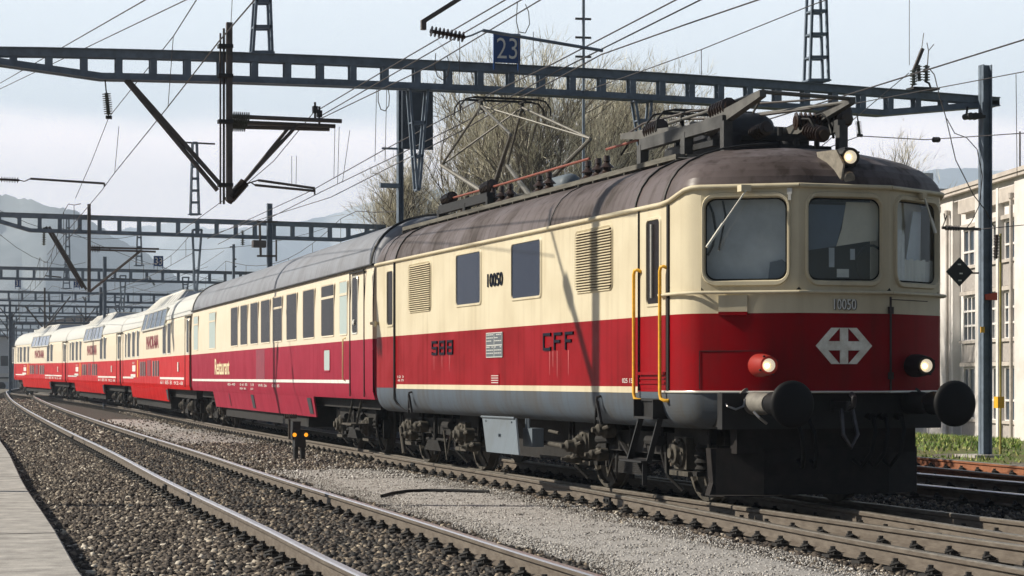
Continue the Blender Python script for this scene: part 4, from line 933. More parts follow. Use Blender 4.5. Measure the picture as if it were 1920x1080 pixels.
for a_, b_, r_ in (((10.35, 21.3, 4.12), (10.33, 20.75, 4.10), .10), ((10.0, 21.0, 3.98), (10.0, 20.62, 3.90), .09), ((9.45, 21.2, 3.95), (9.45, 20.85, 3.98), .08), ((9.1, 23.6, 4.10), (9.1, 23.2, 4.14), .09), ((9.9, 21.15, 4.10), (10.2, 21.1, 4.10), .10)):
    m = MB(); m.ins(a_, b_, r_, 6, .6); build('post_insulator', m, CERAMIC, roof, 30)
for k, (a_, b_, w__) in enumerate((((9.0, 22.6, 3.86), (9.0, 21.2, 3.84), .07), ((9.9, 20.9, 3.76), (10.2, 20.9, 3.76), .10), ((9.3, 21.2, 3.90), (10.1, 20.95, 3.90), .06), ((9.55, 20.75, 3.74), (9.85, 20.6, 3.72), .12), ((9.4, 23.3, 3.8), (9.4, 23.3, 4.2), .06))):
    m = MB(); m.bar(a_, b_, w__, w__*.9); m.cyl(Vector(a_)*.5+Vector(b_)*.5, Vector(a_)*.5+Vector(b_)*.5+Vector((0, 0, .12)), .03, 6); build('roof_bracket', m, BLACK, roof, 0)
m = MB(); m.tube([(9.0, 24.0, 4.22), (9.02, 23.4, 4.3), (9.3, 22.6, 4.36), (9.8, 21.8, 4.37), (10.15, 20.9, 4.32)], .013, 6); m.tube([(9.2, 22.9, 4.3), (9.6, 22.0, 4.22), (10.1, 21.1, 4.24)], .016, 6); build('contact_strip_rod', m, TUBE, fo, 50)
# ------------------------------------------------------------------ coaches
class Frame:
    def __init__(s, f, y0, L=26.3, hw=1.405):
        a = Vector((f(y0), y0)); y1 = y0+L
        for _ in range(6): b = Vector((f(y1), y1)); y1 -= ((b-a).length-L)
        d = (Vector((f(y1), y1))-a).normalized(); s.psi = math.atan2(d.x, d.y); s.c = a; s.z = gz(y0); s.z1 = gz(y1); s.L = L; s.hw = hw; s.y1 = y1
        s.pitch = math.atan2(s.z1-s.z, L)
    def hit(s, px, py=None, hw=None):
        hw = s.hw if hw is None else hw; tb = tanb(px); cp, sp = math.cos(s.psi), math.sin(s.psi)
        Y = (s.c.x*cp-s.c.y*sp-hw)/(tb*cp-sp); X = Y*tb
        l = (X-s.c.x)*sp+(Y-s.c.y)*cp
        return l, (None if py is None else zof(py, X, Y)-s.z-(s.z1-s.z)*l/s.L)
def coach_root(name, label, fr):
    o = thing(name, label, 'railway coach', (fr.c.x, fr.c.y, fr.z), 0, None, True)
    o.rotation_euler = (fr.pitch, 0, -fr.psi); return o
def extr(prof, y0, y1, mb=None, ends=(), cap=True):
    """prof: (x, z) open line from the near side over the top to the far side"""
    mb = mb or MB(); n = len(prof); st = [(y0, 1)] + [(y1, 1)]
    ys = [y0+(y1-y0)*i/8 for i in range(9)]; b = len(mb.v)
    for y in ys: mb.v += [(x, y, z) for x, z in prof]
    for j in range(8): 
        for i in range(n-1): mb.f.append((b+j*n+i, b+j*n+i+1, b+(j+1)*n+i+1, b+(j+1)*n+i)); mb.m.append(mb.k)
    if cap: mb.f += [tuple(range(b, b+n))[::-1], tuple(range(b+8*n, b+9*n))]; mb.m += [mb.k]*2
    return mb
def two(prof_half): return [(-x, z) for x, z in prof_half] + [(x, z) for x, z in prof_half[::-1] if x > 1e-6]
def cwin(parent, s0, s1, z0, z1, hw, glass, frame, bar=None, r_=.05, out=.012, name='window', vent=None):
    ya, yb = max(s0, s1), min(s0, s1); W = ya-yb; o = Vector((-hw, ya, 0)); m = MB()
    e0 = rr(-.03, z0-.035, W+.03, z1+.03, r_+.02, 5); e1 = rr(-.02, z0-.025, W+.02, z1+.02, r_+.015, 5); e2 = rr(.0, z0, W, z1, r_, 5)
    A, B, C = pl(o, UY, UZ, e0, NX, .001), pl(o, UY, UZ, e1, NX, out), pl(o, UY, UZ, e2, NX, .005)
    ringface(m, A, B); ringface(m, B, C)
    if bar: m.box(-hw-.014, -hw, yb, ya, bar-.022, bar+.022)
    w_ = build(name, m, frame, parent, 0); g = MB(); g.add(pl(o, UY, UZ, e2, NX, .0045), [tuple(range(len(e2)))]); build('pane', g, glass, w_, 0); return w_
def coach_bogie(parent, cy, r=.46):
    OFF[parent] = Vector((0, 0, 0)); return bogie(parent, cy, 2.5, 0, r, .98)
def coach_ends(parent, L, zt, mtl, hw=1.40):
    for y, s_ in ((0, -1), (L, 1)):
        m = MB(); m.box(-.62, .62, min(y, y+.28*s_), max(y, y+.28*s_), 1.05, 3.35); e = build('corridor_bellows', m, RUBBER, parent, 0)
        for x in (-.875, .875):
            m = MB(); m.lathe((x, y, 1.05), (0, s_, 0), [(0, .1), (.2, .1), (.22, .07), (.28, .07), (.29, .21), (.31, .2), (.315, .05)], 14); build('buffer', m, BLACK, parent, 40)
# --- the dark red dining car
RC = Frame(t1, 34.25, 26.3, 1.405)
rc = coach_root('restaurant_coach', 'faded wine red and cream restaurant coach with silver grey roof coupled behind the locomotive', RC)
L = RC.L; hw = RC.hw
m = extr([(-1.36, .96), (-1.40, 1.10), (-1.405, 1.97)], .05, L-.05, cap=False); extr([(1.36, .96), (1.40, 1.10), (1.405, 1.97)], .05, L-.05, m, cap=False); 
for y in (.05, L-.05): m.add([(-1.36, y, .96), (1.36, y, .96), (1.405, y, 1.97), (-1.405, y, 1.97)], [(0, 1, 2, 3)])
build('lower_body_red', m, RED2, rc)
m = extr([(-1.405, 1.97), (-1.405, 2.6), (-1.385, 3.0), (-1.36, 3.21)], .05, L-.05, cap=False); extr([(1.405, 1.97), (1.405, 2.6), (1.385, 3.0), (1.36, 3.21)], .05, L-.05, m, cap=False)
for y in (.05, L-.05): m.add([(-1.405, y, 1.97), (1.405, y, 1.97), (1.36, y, 3.21), (-1.36, y, 3.21)], [(0, 1, 2, 3)])
build('upper_body_cream', m, CREAM2, rc)
def coach_roof(parent, L, mt, zc=4.05, zg=3.19):
    H = zc-zg; prof = []
    for i in range(0, 13):
        a = R(90*i/12); prof.append((1.385*math.cos(a)**.75 if i < 12 else 0, zg+H*math.sin(a)**1.05))
    P = two(prof); n = len(P); mb = MB()
    st = [(-.02, .90, .86), (.0, .955, .93), (.06, .99, .98), (.25, 1, 1)]; st = st+[(L*.25, 1, 1), (L*.5, 1, 1), (L*.75, 1, 1)]+[(L-a, b, c) for a, b, c in st[::-1]]
    for y, kx, kz in st: mb.v += [(x*kx, y, zg+(z-zg)*kz) for x, z in P]
    for j in range(len(st)-1):
        for i in range(n-1): mb.f.append((j*n+i, j*n+i+1, (j+1)*n+i+1, (j+1)*n+i)); mb.m.append(0)
    mb.f += [tuple(range(n))[::-1], tuple(range((len(st)-1)*n, len(st)*n))]; mb.m += [0, 0]
    return build('roof', mb, mt, parent, 50), prof
rrf, pf = coach_roof(rc, L, ROOF2)
for y in (.22, L-.3):
    m = MB(); m.tube([(-x*1.004, y, z+.006) for x, z in pf]+[(x*1.004, y, z+.006) for x, z in pf[::-1]], .03, 6); build('roof_rim', m, BLACK, rrf, 60)
m = MB(); m.tube([(-1.40, .05, 3.2), (-1.40, L-.05, 3.2)], .022, 6); build('gutter', m, BLACK, rc)
WIN = [(363.4, 371.5, FROST, 1, 'f'), (392.5, 404, FROST, 1, 'f'), (433, 446, PANE, 0, ''), (451, 464, PANE, 0, ''), (469.7, 484, PANE, 0, ''), (489.4, 506.5, PANE, 0, ''), (511.7, 529, PANE, 1, ''), (537.5, 556.5, PANE, 0, ''), (568.3, 589.5, PANE, 0, ''), (602.7, 626.3, PANE, 1, ''), (637, 651, FROST, 1, 'f')]
for x0, x1, g_, b_, k_ in WIN:
    s0, s1 = RC.hit(x0)[0], RC.hit(x1)[0]; cwin(rc, s0, s1, 2.10, 3.02, hw, g_, CREAM2, 2.80 if b_ else None)
# end door with its tall window
s0, s1 = RC.hit(656.5)[0], RC.hit(683)[0]; m = MB()
for s_ in (s0, s1): m.box(-hw-.012, -hw+.005, s_-.02, s_+.02, 1.0, 3.15)
m.box(-hw-.02, -hw+.005, s1, s0, 3.12, 3.16); dr = build('coach_door', m, UNDER, rc, 0)
cwin(dr, RC.hit(660.5)[0], RC.hit(670.3)[0], 2.10, 3.05, hw, PANE, ALU, None, .07); m = MB(); m.lathe((-hw-.005, RC.hit(664.5)[0], 2.28), (-1, 0, 0), [(0, .05), (.02, .05), (.03, .02)], 12); build('door_handle', m, WHITE, dr)
s_ = RC.hit(648)[0]; m = MB(); m.tube([(-hw, s_, 2.03), (-hw-.05, s_, 2.0), (-hw-.05, s_, 1.3), (-hw, s_, 1.27)], .014, 6); build('grab_rail', m, mat('pale_yellow_rail', (.75, .62, .30), .5), rc)
m = MB(); m.box(-hw-.004, -hw+.01, RC.hit(655)[0], RC.hit(361)[0], 1.225, 1.285); build('white_line', m, WHITE, rc, 0)
def on(frame, word, x0, x1, y0_, y1_, parent, mt, bold=0., name='lettering', thick=.003):
    s0, z1_ = frame.hit(x0, y0_); s1, z0_ = frame.hit(x1, y1_); m = MB(); text(m, word, (-frame.hw, s0, z0_), UY, UZ, s0-s1, z1_-z0_, NX, .002, bold=bold, thick=thick); return build(name, m, mt, parent, 0)
TXC = mat('cream_lettering', (.85, .72, .45), .5)
on(RC, 'Restaurant', 403, 430.2, 673, 702.5, rc, TXC, .015)
SML = MB()
for a, b, zz in ((427, 441, 1.13), (450, 464, 1.13), (470, 476, 1.13), (484, 500, 1.12), (510, 524, 1.12)):
    s0, s1 = RC.hit(a)[0], RC.hit(b)[0]
    text(SML, rnd.choice(['51 80', '85-40', 'WR 26', '0 61 85']), (-hw, s0, zz), UY, UZ, s0-s1, .06, NX, .003)
    if rnd.random() < .7: text(SML, rnd.choice(['12 3', 'REV 81', '26,4 m']), (-hw, s0, zz-.09), UY, UZ, (s0-s1)*.8, .05, NX, .003)
build('small_lettering', SML, WHITE, rc, 0)
cwin(rc, RC.hit(608)[0], RC.hit(618.5)[0], 1.46, 1.83, hw, FROST, RED2, None)
# darker repainted panel
a, b = RC.hit(480)[0], RC.hit(496)[0]; m = MB(); m.box(-hw-.0015, -hw, b, a, 1.29, 1.95); build('repainted_panel', m, mat('darker_red_patch', (.27, .02, .045), .5, var=.3, scale=6), rc, 0)
# deep skirt
a, b = RC.hit(396)[0], RC.hit(583)[0]; m = MB(); 
for sd in (-1, 1): m.prism([(sd*1.36, b, .97), (sd*1.36, a, .97), (sd*1.28, a-.1, .56), (sd*1.28, b+.1, .56)], (-.03*sd, 0, 0))
sk2 = build('skirt', m, RED2, rc, 0)
for px in (426, 469, 575):
    m = MB(); c = RC.hit(px)[0]; m.prism([(-1.365, c-.03 if px == 426 else c-.22, .93), (-1.365, c+.03 if px == 426 else c+.22, .93), (-1.30, c+.03 if px == 426 else c+.2, .62), (-1.30, c-.03 if px == 426 else c-.2, .62)], (-.004, 0, 0)); build('skirt_hatch', m, CABD, sk2, 0)
m = MB(); m.box(-1.15, 1.15, .6, L-.6, .78, 1.0); m.box(-1.2, 1.2, b+1.5, a-1.5, .34, .8); build('underframe', m, UNDER, rc, 0)
coach_bogie(rc, 3.3); coach_bogie(rc, L-3.4); coach_ends(rc, L, 4.0, None)
m = MB(); s_ = RC.hit(655)[0]; m.box(-1.46, -1.15, s_-.45, s_+.45, .50, .53)
for q in (-.4, .4): m.bar((-1.35, s_+q, .52), (-1.25, s_+q, .98), .02, .04)
build('door_step', m, GRIME, rc, 0)

# --- the three scarlet dome coaches: one is built, two are copies
PC = Frame(t1, 61.0, 26.1, 1.41); hw = 1.41; L = PC.L
pc = coach_root('panorama_coach', 'scarlet and cream dome coach directly behind the restaurant coach', PC); pc['group'] = 'scarlet dome coaches'
m = MB()
for sd in (-1, 1):
    extr([(sd*1.37, .96), (sd*1.405, 1.10), (sd*1.41, 1.975)], .05, L-.05, m, cap=False)
    m.prism([(sd*1.395, L-4.9, .97), (sd*1.395, 6.6, .97), (sd*1.32, 6.9, .55), (sd*1.32, L-4.9, .55)], (-.03*sd, 0, 0)); m.m[-6:] = [0]*6
for y in (.05, L-.05): m.add([(-1.37, y, .96), (1.37, y, .96), (1.41, y, 1.975), (-1.41, y, 1.975)], [(0, 1, 2, 3)])
build('lower_body_red', m, RED3, pc, 0)
m = MB()
for sd in (-1, 1): extr([(sd*1.41, 1.975), (sd*1.41, 2.6), (sd*1.38, 3.05), (sd*1.35, 3.16)], .05, L-.05, m, cap=False)
for y in (.05, L-.05): m.add([(-1.41, y, 1.975), (1.41, y, 1.975), (1.35, y, 3.16), (-1.35, y, 3.16)], [(0, 1, 2, 3)])
build('upper_body_cream', m, CREAM2, pc, 0)
prf, pf2 = coach_roof(pc, L, WHITE_ROOF, 3.98, 3.14)
H = lambda px: PC.hit(px)[0]
# slanted dome side window and raised skylight deck
d0, d1 = H(310), H(266)
for sd in (-1, 1):
    m = MB(); P = [(sd*1.415, d0, 2.96), (sd*1.415, d1, 2.96), (sd*1.30, d1-.5, 3.55), (sd*1.30, d0+.1, 3.55)]; m.prism(P, (.02*sd, 0, 0)); dm = build('dome_side_window', m, DOMEG, pc, 0)
    m = MB(); n_ = 5
    for k in range(n_+1): t = k/n_; m.bar(Vector(P[0]).lerp(Vector(P[1]), t)+Vector((sd*.02, 0, 0)), Vector(P[3]).lerp(Vector(P[2]), t)+Vector((sd*.02, 0, 0)), .04, .04)
    m.bar(Vector(P[0])+Vector((sd*.02, 0, 0)), Vector(P[1])+Vector((sd*.02, 0, 0)), .05, .05); m.bar(Vector(P[3])+Vector((sd*.02, 0, 0)), Vector(P[2])+Vector((sd*.02, 0, 0)), .05, .05); build('window_bars', m, ALU, dm, 0)
D0, D1 = 8.2, 19.0
m = MB(); bs = [(-1.25, D0-.9, 3.50), (-1.25, D1, 3.50), (1.25, D1, 3.50), (1.25, D0-.9, 3.50)]; tp = [(-.62, D0+.5, 4.16), (-.62, D1-1.8, 4.16), (.62, D1-1.8, 4.16), (.62, D0+.5, 4.16)]
m.add(bs+tp, [(0, 1, 5, 4), (2, 3, 7, 6), (3, 0, 4, 7), (1, 2, 6, 5)]); dome = build('dome_skylight', m, mat('reflection_pale_skylight', (.50, .53, .58), .2, var=.3, scale=1.2, spec=1.), pc, 0)  # bright reflection put into the pale glass colour
m = MB(); m.add([(a*1.03, b, c+.012) for a, b, c in tp], [(0, 1, 2, 3)]); build('dome_top', m, WHITE_ROOF, dome, 0)
m = MB(); B_ = [Vector(v) for v in bs]; T_ = [Vector(v) for v in tp]
for k in range(10):
    t = k/9; m.bar(B_[0].lerp(B_[1], t), T_[0].lerp(T_[1], t), .07, .05); m.bar(B_[3].lerp(B_[2], t), T_[3].lerp(T_[2], t), .07, .05)
for a, b in ((B_[0], B_[3]), (T_[0], T_[3]), (T_[0], T_[1]), (T_[3], T_[2]), (B_[0], B_[1])): m.bar(a, b, .08, .06)
build('dome_frame', m, WHITE, dome, 0)
m = MB(); m.add([tuple(v+Vector((0, -.012, .004))) for v in (B_[3]*.93+B_[0]*.07, B_[0]*.93+B_[3]*.07, T_[0]*.9+T_[3]*.1, T_[3]*.9+T_[0]*.1)], [(0, 1, 2, 3)]); build('dome_end_glass', m, mat('dome_end_tint', (.10, .12, .16), .2), dome, 0)
m = MB()
for y in (L-5, L-3.6, L-2.4): m.box(-.35, .35, y-.4, y+.4, 3.9, 4.12)
build('roof_ventilator', m, WHITE_ROOF, pc, 0)
for a, b in ((305, 311.2), (314.2, 320), (234.8, 236.9), (239.6, 244.2), (248, 252.8), (256.9, 260.6)): cwin(pc, H(a), H(b), 2.08, 3.0, hw, PANE, ALU, None, .05)
for a, b, c, d in ((350, 354, 347, 357.2), (223, 226, 221, 230.5)):
    m = MB(); 
    for s_ in (H(c), H(d)): m.box(-hw-.01, -hw+.005, s_-.03, s_+.03, 1.05, 3.08)
    m.box(-hw-.012, -hw, H(d), H(c), 3.06, 3.10); dr = build('coach_door', m, UNDER, pc, 0); cwin(dr, H(a), H(b), 2.05, 2.98, hw, PANE, ALU, None, .05)
on(PC, 'PANORAMA', 274.5, 297.5, 631.5, 653, pc, mat('wine_lettering', (.22, .02, .03), .5), .03, thick=.006)
for a, b in ((263.3, 265.6), (267, 269.3), (270.7, 273), (286.6, 289.2), (291, 293.6), (295.4, 298)):
    m = MB(); m.box(-hw-.006, -hw, H(b), H(a), 1.36, 1.86); m.k = 1; m.box(-hw-.012, -hw-.006, H(a)-.03, H(a)+.03, 1.33, 1.88); build('cooling_slot', m, [CABD, WHITE], pc, 0)
m = MB(); m.box(-hw-.008, -hw, H(283), H(276), 1.36, 1.9); build('grille_panel', m, mat('maroon_grille', (.20, .03, .04), .6), pc, 0)
for a, b in ((345, 300), (250, 230.5)): m = MB(); m.box(-hw-.004, -hw+.005, H(a), H(b), 1.255, 1.325); build('white_line', m, WHITE, pc, 0)
for q_ in ((H(254), H(245.2), 1.30, 1.42), (H(254), H(248), 1.52, 1.75)): m = MB(); m.box(-hw-.004, -hw, *q_); build('white_panel', m, WHITE, pc, 0)
m = MB(); text(m, 'REV', (-hw, H(248.5), 1.8), UY, UZ, H(248.5)-H(252.5), .08, NX, .004)
text(m, '61 85 8', (-hw, H(301), 1.10), UY, UZ, H(301)-H(322), .12, NX, .004); text(m, '92-8', (-hw, H(326), 1.10), UY, UZ, H(326)-H(343), .1, NX, .004)
build('inscriptions', m, WHITE, pc, 0)
m = MB(); m.box(-hw-.004, -hw, H(258.6), H(257.4), 1.3, 1.94); build('yellow_mark', m, mat('yellow_stripe', (.8, .5, .05), .5), pc, 0)
m = MB(); s_ = H(335); m.box(-hw-.03, -hw, s_-.12, s_+.12, 1.5, 1.78); build('tail_lamp', m, WHITE, pc, 0)
m = MB(); s_ = H(312); m.prism([(-1.40, s_-.35, .93), (-1.40, s_+.25, .93), (-1.345, s_+.25, .6), (-1.345, s_-.1, .6)], (-.005, 0, 0)); build('skirt_hatch', m, CABD, pc, 0)
m = MB(); m.box(-1.15, 1.15, .5, L-.5, .70, 1.0); m.box(-1.2, 1.2, 7.5, L-5.5, .30, .75); build('underframe', m, UNDER, pc, 0)
coach_bogie(pc, 3.4); coach_bogie(pc, L-3.0); coach_ends(pc, L, 4.0, None)
for y0, lb in ((87.65, 'middle one of the three scarlet and cream dome coaches'), (114.3, 'rearmost scarlet and cream dome coach at the tail of the train')):
    fr = Frame(t1, y0, 26.1, 1.41); c = copy_tree(pc, None, lb); c.location = (fr.c.x, fr.c.y, fr.z); c.rotation_euler = (fr.pitch, 0, -fr.psi)
# ------------------------------------------------------------------ catenary gantries
def lattice(mb, p0, p1, q0, q1, n, th=.045, d=.12, Y=0):
    """a tapering ladder frame between two legs"""
    for dy in (-d, d):
        o = Vector((0, dy, 0)); mb.bar(p0+o, p1+o, th, th); mb.bar(q0+o, q1+o, th, th)
    for k in range(n+1):
        t = k/n; a = p0.lerp(p1, t); b = q0.lerp(q1, t)
        for dy in (-d, d): mb.bar(a+Vector((0, dy, 0)), b+Vector((0, dy, 0)), th, th*1.3)
        mb.bar(a+Vector((0, -d, 0)), a+Vector((0, d, 0)), th*.7, th*.7); mb.bar(b+Vector((0, -d, 0)), b+Vector((0, d, 0)), th*.7, th*.7)
def gantry(label, Y, xa, xb, za, zb, H=.50, tl=None, tr=None, sp=.56, masts=(), mt=GALV, g=0, near=True, tab=None, mw=.14):
    root = thing('catenary_gantry', label, 'gantry', ((xa+xb)/2, Y, gz(Y)), group='steel gantries spanning the tracks')
    zt = (lambda x: interp(tab, x)) if tab else (lambda x: za+(zb-za)*(x-xa)/(xb-xa)+gz(Y))
    def zbm(x):
        h = H
        if tl and x < tl: h = .16+(H-.16)*max(0, (x-xa)/(tl-xa))
        if tr and x > tr: h = .16+(H-.16)*max(0, (xb-x)/(xb-tr))
        return zt(x)-h
    m = MB(); D = .095; xc = [xa+(xb-xa)*k/12 for k in range(13)] if tab else [xa, xb]
    for a, b in zip(xc[:-1], xc[1:]):
        for dy in (-D, D): m.bar((a, Y+dy, zt(a)-.07), (b, Y+dy, zt(b)-.07), .05, .14, up=(0, 0, 1)); m.bar((a, Y+dy, zt(a)-.004), (b, Y+dy, zt(b)-.004), .12, .015, up=(0, 0, 1))
    build('top_chord', m, mt, root, 0)
    m = MB(); kx = sorted([xa]+([tl] if tl else [])+([tr] if tr else [])+[xb]+([x for x in xc[1:-1] if (not tl or x > tl+.3) and (not tr or x < tr-.3)] if tab else []))
    for a, b in zip(kx[:-1], kx[1:]):
        for dy in (-D, D): m.bar((a, Y+dy, zbm(a)+.055), (b, Y+dy, zbm(b)+.055), .05, .11, up=(0, 0, 1)); m.bar((a, Y+dy, zbm(a)+.005), (b, Y+dy, zbm(b)+.005), .12, .015, up=(0, 0, 1))
    build('bottom_chord', m, mt, root, 0)
    n = int((xb-xa)/sp)
    for k in range(1, n):
        x = xa+(xb-xa)*k/n; h0 = zbm(x)+.1; h1 = zt(x)-.12
        if h1 > h0+.02:
            m = MB()
            for dy in (-D, D): m.box(x-.055, x+.055, Y+dy-.012, Y+dy+.012, h0, h1)
            m.cyl((x, Y-D, (h0+h1)/2), (x, Y+D, (h0+h1)/2), .012, 5); build('batten_plate', m, mt, root, 0)
    for mx in masts:
        m = MB(); zt_ = zt(min(max(mx, xa), xb))+(.55 if near else .3); w_ = mw
        m.box(mx-w_, mx-w_+.02, Y-.3-w_, Y-.3+w_, gz(Y)-.3, zt_); m.box(mx+w_-.02, mx+w_, Y-.3-w_, Y-.3+w_, gz(Y)-.3, zt_); m.box(mx-w_, mx+w_, Y-.3-.01, Y-.3+.01, gz(Y)-.3, zt_); build('mast', m, mt, root, 0)
    return root
def P3(Y): return lambda x, y: onY(x, y, Y)

g1 = gantry('nearest steel gantry, spanning the whole picture above the locomotive', 35.5, 1.6, 20.78, 6.67, 6.60, .50, 35.5*tanb(188), 35.5*tanb(1650), .56, (20.37,), mw=.093, tab=[(35.5*tanb(a), onY(a, b, 35.5).z) for a, b in ((-70, 89), (0, 89.3), (490, 101.7), (1040, 127), (1400, 149), (1700, 171), (1865, 184))])
Q = P3(35.5); 
def drop_post(root, Q, tubes, parent=None, mt=TUBE, name='drop_post'):
    m = MB()
    for (a, b, r_) in tubes: m.cyl(Q(*a), Q(*b), r_, 8)
    return build(name, m, mt, root, 40)
dp = thing('drop_post', 'dark tubular post hanging through the nearest gantry with slanting struts and insulated arms', 'drop post', Q(418, 60))
m = MB(); p, q = Q(424, 48), Q(424, 378); m.box(p.x-.05, p.x+.045, p.y-.36, p.y-.26, q.z, p.z); build('main_tube', m, TUBE, dp, 0)
for x_, y0_, r_ in ((408, 67, .016), (414.5, 58, .020)):
    m = MB(); m.cyl(Q(x_, y0_)+Vector((0, -.27, 0)), Q(x_, 385)+Vector((0, -.27, 0)), r_, 8); build('side_tube', m, TUBE, dp)
for y_ in (92, 147, 232, 350): c = Q(419, y_); m = MB(); m.box(c.x-.14, c.x+.1, c.y-.38, c.y-.2, c.z-.03, c.z+.03); build('clamp', m, BLACK, dp, 0)
for a, b in (((240, 153), (410, 352)), ((234, 152), (402, 360))):
    m = MB(); m.cyl(Q(*a)+Vector((0, -.1, 0)), Q(*b)+Vector((0, -.3, 0)), .038, 8); build('strut', m, TUBE, dp)
for k, (a, b) in enumerate((((427, 222), (633, 231)), ((427, 231), (624, 239)), ((427, 238), (616, 243)))):
    A = Q(*a)+Vector((0, -.3+.12*k, 0)); B = Q(*b)+Vector((0, -.3+.12*k, 0)); c = A.lerp(B, .17); d = A.lerp(B, .19)
    m = MB(); m.cyl(c, B, .036, 8); arm = build('cantilever_arm', m, TUBE, dp); m = MB(); m.ins(A, c, .085, 9); build('insulator', m, CERAMICG, arm)
for a, b in (((555, 235), (452, 345)), ((535, 244), (450, 348))):
    A = Q(*a)+Vector((0, -.2, 0)); B = Q(*b)+Vector((0, -.25, 0)); m = MB(); m.cyl(A, B, .03, 8); build('stay_tube', m, TUBE, dp)
m = MB(); m.ins(Q(454, 344)+Vector((0, -.25, 0)), Q(426, 375)+Vector((0, -.3, 0)), .09, 12); m.ins(Q(450, 350)+Vector((0, -.15, 0)), Q(422, 380)+Vector((0, -.25, 0)), .08, 10); build('insulator', m, CERAMIC, dp)
for a, b in (((484, 338), (590, 353)), ((478, 347), (590, 358))):
    m = MB(); m.tube([Q(460, 346), Q(470, 342), Q(*a)], .012, 5); m.cyl(Q(*a), Q(*b), .022, 8); m.cyl(Q(*b), Q(b[0], b[1]+7), .015, 6); build('registration_arm', m, TUBE, dp)
for x_, y_ in ((586, 212), (594, 220)):
    m = MB(); c = Q(x_, y_); m.box(c.x-.04, c.x+.04, c.y-.25, c.y-.15, c.z-.02, c.z+.09); m.cyl((c.x, c.y-.2, c.z-.15), (c.x, c.y-.2, c.z+.16), .02, 6); build('wire_clamp', m, BLACK, dp, 0)
def ladder_mast(root, Q, x0, x1, yb, X0, X1, yt, n, name='ladder_frame', mt=GALV, d=.12):
    m = MB(); lattice(m, Q(x0, yb), Q(X0, yt), Q(x1, yb), Q(X1, yt), n, .045, d); m.bar(Q(x0-4, yb), Q(x1+4, yb), .3, .03); return build(name, m, mt, root, 0)
ladder_mast(g1, Q, 472, 508, 100, 488, 499, -140, 5); ladder_mast(g1, Q, 1513, 1548, 152, 1523, 1539, -150, 7)
def vframe(root, Q, x0, x1, yt, xc, yb, n=3, mt=GALV):
    m = MB(); lattice(m, Q(x0, yt), Q(xc-2, yb), Q(x1, yt), Q(xc+2, yb), n, .04, .1); return build('hanging_frame', m, mt, root, 0)
vframe(g1, Q, 766, 800, 168, 782, 356); vframe(g1, Q, 1188, 1218, 190, 1207, 300); 
def ins_string(label, Q, a, b, r_=.075, k=10, hook=True):
    m = MB(); A, B = Q(*a), Q(*b); m.cyl(A, A.lerp(B, .35), .012, 6); t = thing('insulator_string', label, 'insulator', A); 
    m.cyl(A.lerp(B, .93), B, .012, 6); m.cyl(B-Vector((.05, 0, 0)), B+Vector((.05, 0, 0)), .03, 8); build('hanger_rod', m, BLACK, t); m = MB(); m.ins(A.lerp(B, .35), A.lerp(B, .93), r_, k); build('insulator', m, CERAMICG, t); return t
ins_string('ribbed insulator hanging under the left end of the nearest gantry', Q, (197, 150), (204, 220)); ins_string('ribbed insulator hanging under the right end of the nearest gantry', Q, (1607, 213), (1612, 254), .06)
# track number plate
def number_plate(label, word, Y, x0, y0, x1, y1, bar=True):
    a, b = onY(x0, y1, Y), onY(x1, y0, Y); t = thing('number_sign', label, 'sign', a)
    m = MB(); m.box(a.x, b.x, Y-.02, Y, a.z, b.z); m.bar((a.x+.02, Y+.02, a.z-.12), (a.x+.02, Y+.02, b.z), .03, .03); m.bar((b.x-.02, Y+.02, a.z-.12), (b.x-.02, Y+.02, b.z), .03, .03); build('sign_board', m, SIGNB, t, 0)
    m = MB(); W = b.x-a.x; H_ = b.z-a.z; text(m, word, (a.x+W*.12, Y-.02, a.z+H_*.14), (1, 0, 0), UZ, W*.76, H_*.70, (0, -1, 0), .004, bold=-.005); build('sign_number', m, WHITE, t, 0); return t
number_plate('blue number plate reading 23 on top of the nearest gantry', '23', 35.25, 925, 64, 975, 117)
# switchgear on the right end of the beam
t = thing('line_switch', 'cluster of ribbed insulators and a horned switch on the right end of the nearest gantry', 'line switch', Q(1720, 168))
m = MB(); m.bar(Q(1706, 166), Q(1755, 168), .3, .04); m.tube([Q(1709, 165), Q(1712, 158), Q(1716, 156)], .02, 5); m.tube([Q(1745, 165), Q(1742, 156), Q(1734, 152)], .02, 5); build('base_bracket', m, BLACK, t, 0)
for a, b in (((1713, 160), (1713, 130)), ((1724, 152), (1722, 122)), ((1737, 152), (1737, 122))): 
    m = MB(); m.ins(Q(*a), Q(*b), .07, 6, .45); build('insulator', m, CERAMICG, t)
m = MB(); m.bar(Q(1714, 131), Q(1730, 91), .05, .06); m.cyl(Q(1728, 93), Q(1732, 62), .008, 5); m.cyl(Q(1739, 122), Q(1741, 95), .01, 5); m.cyl(Q(1741, 95), Q(1738, 80), .008, 5); m.cyl(Q(1741, 95), Q(1751, 83), .008, 5); build('arcing_horn', m, TUBE, t)
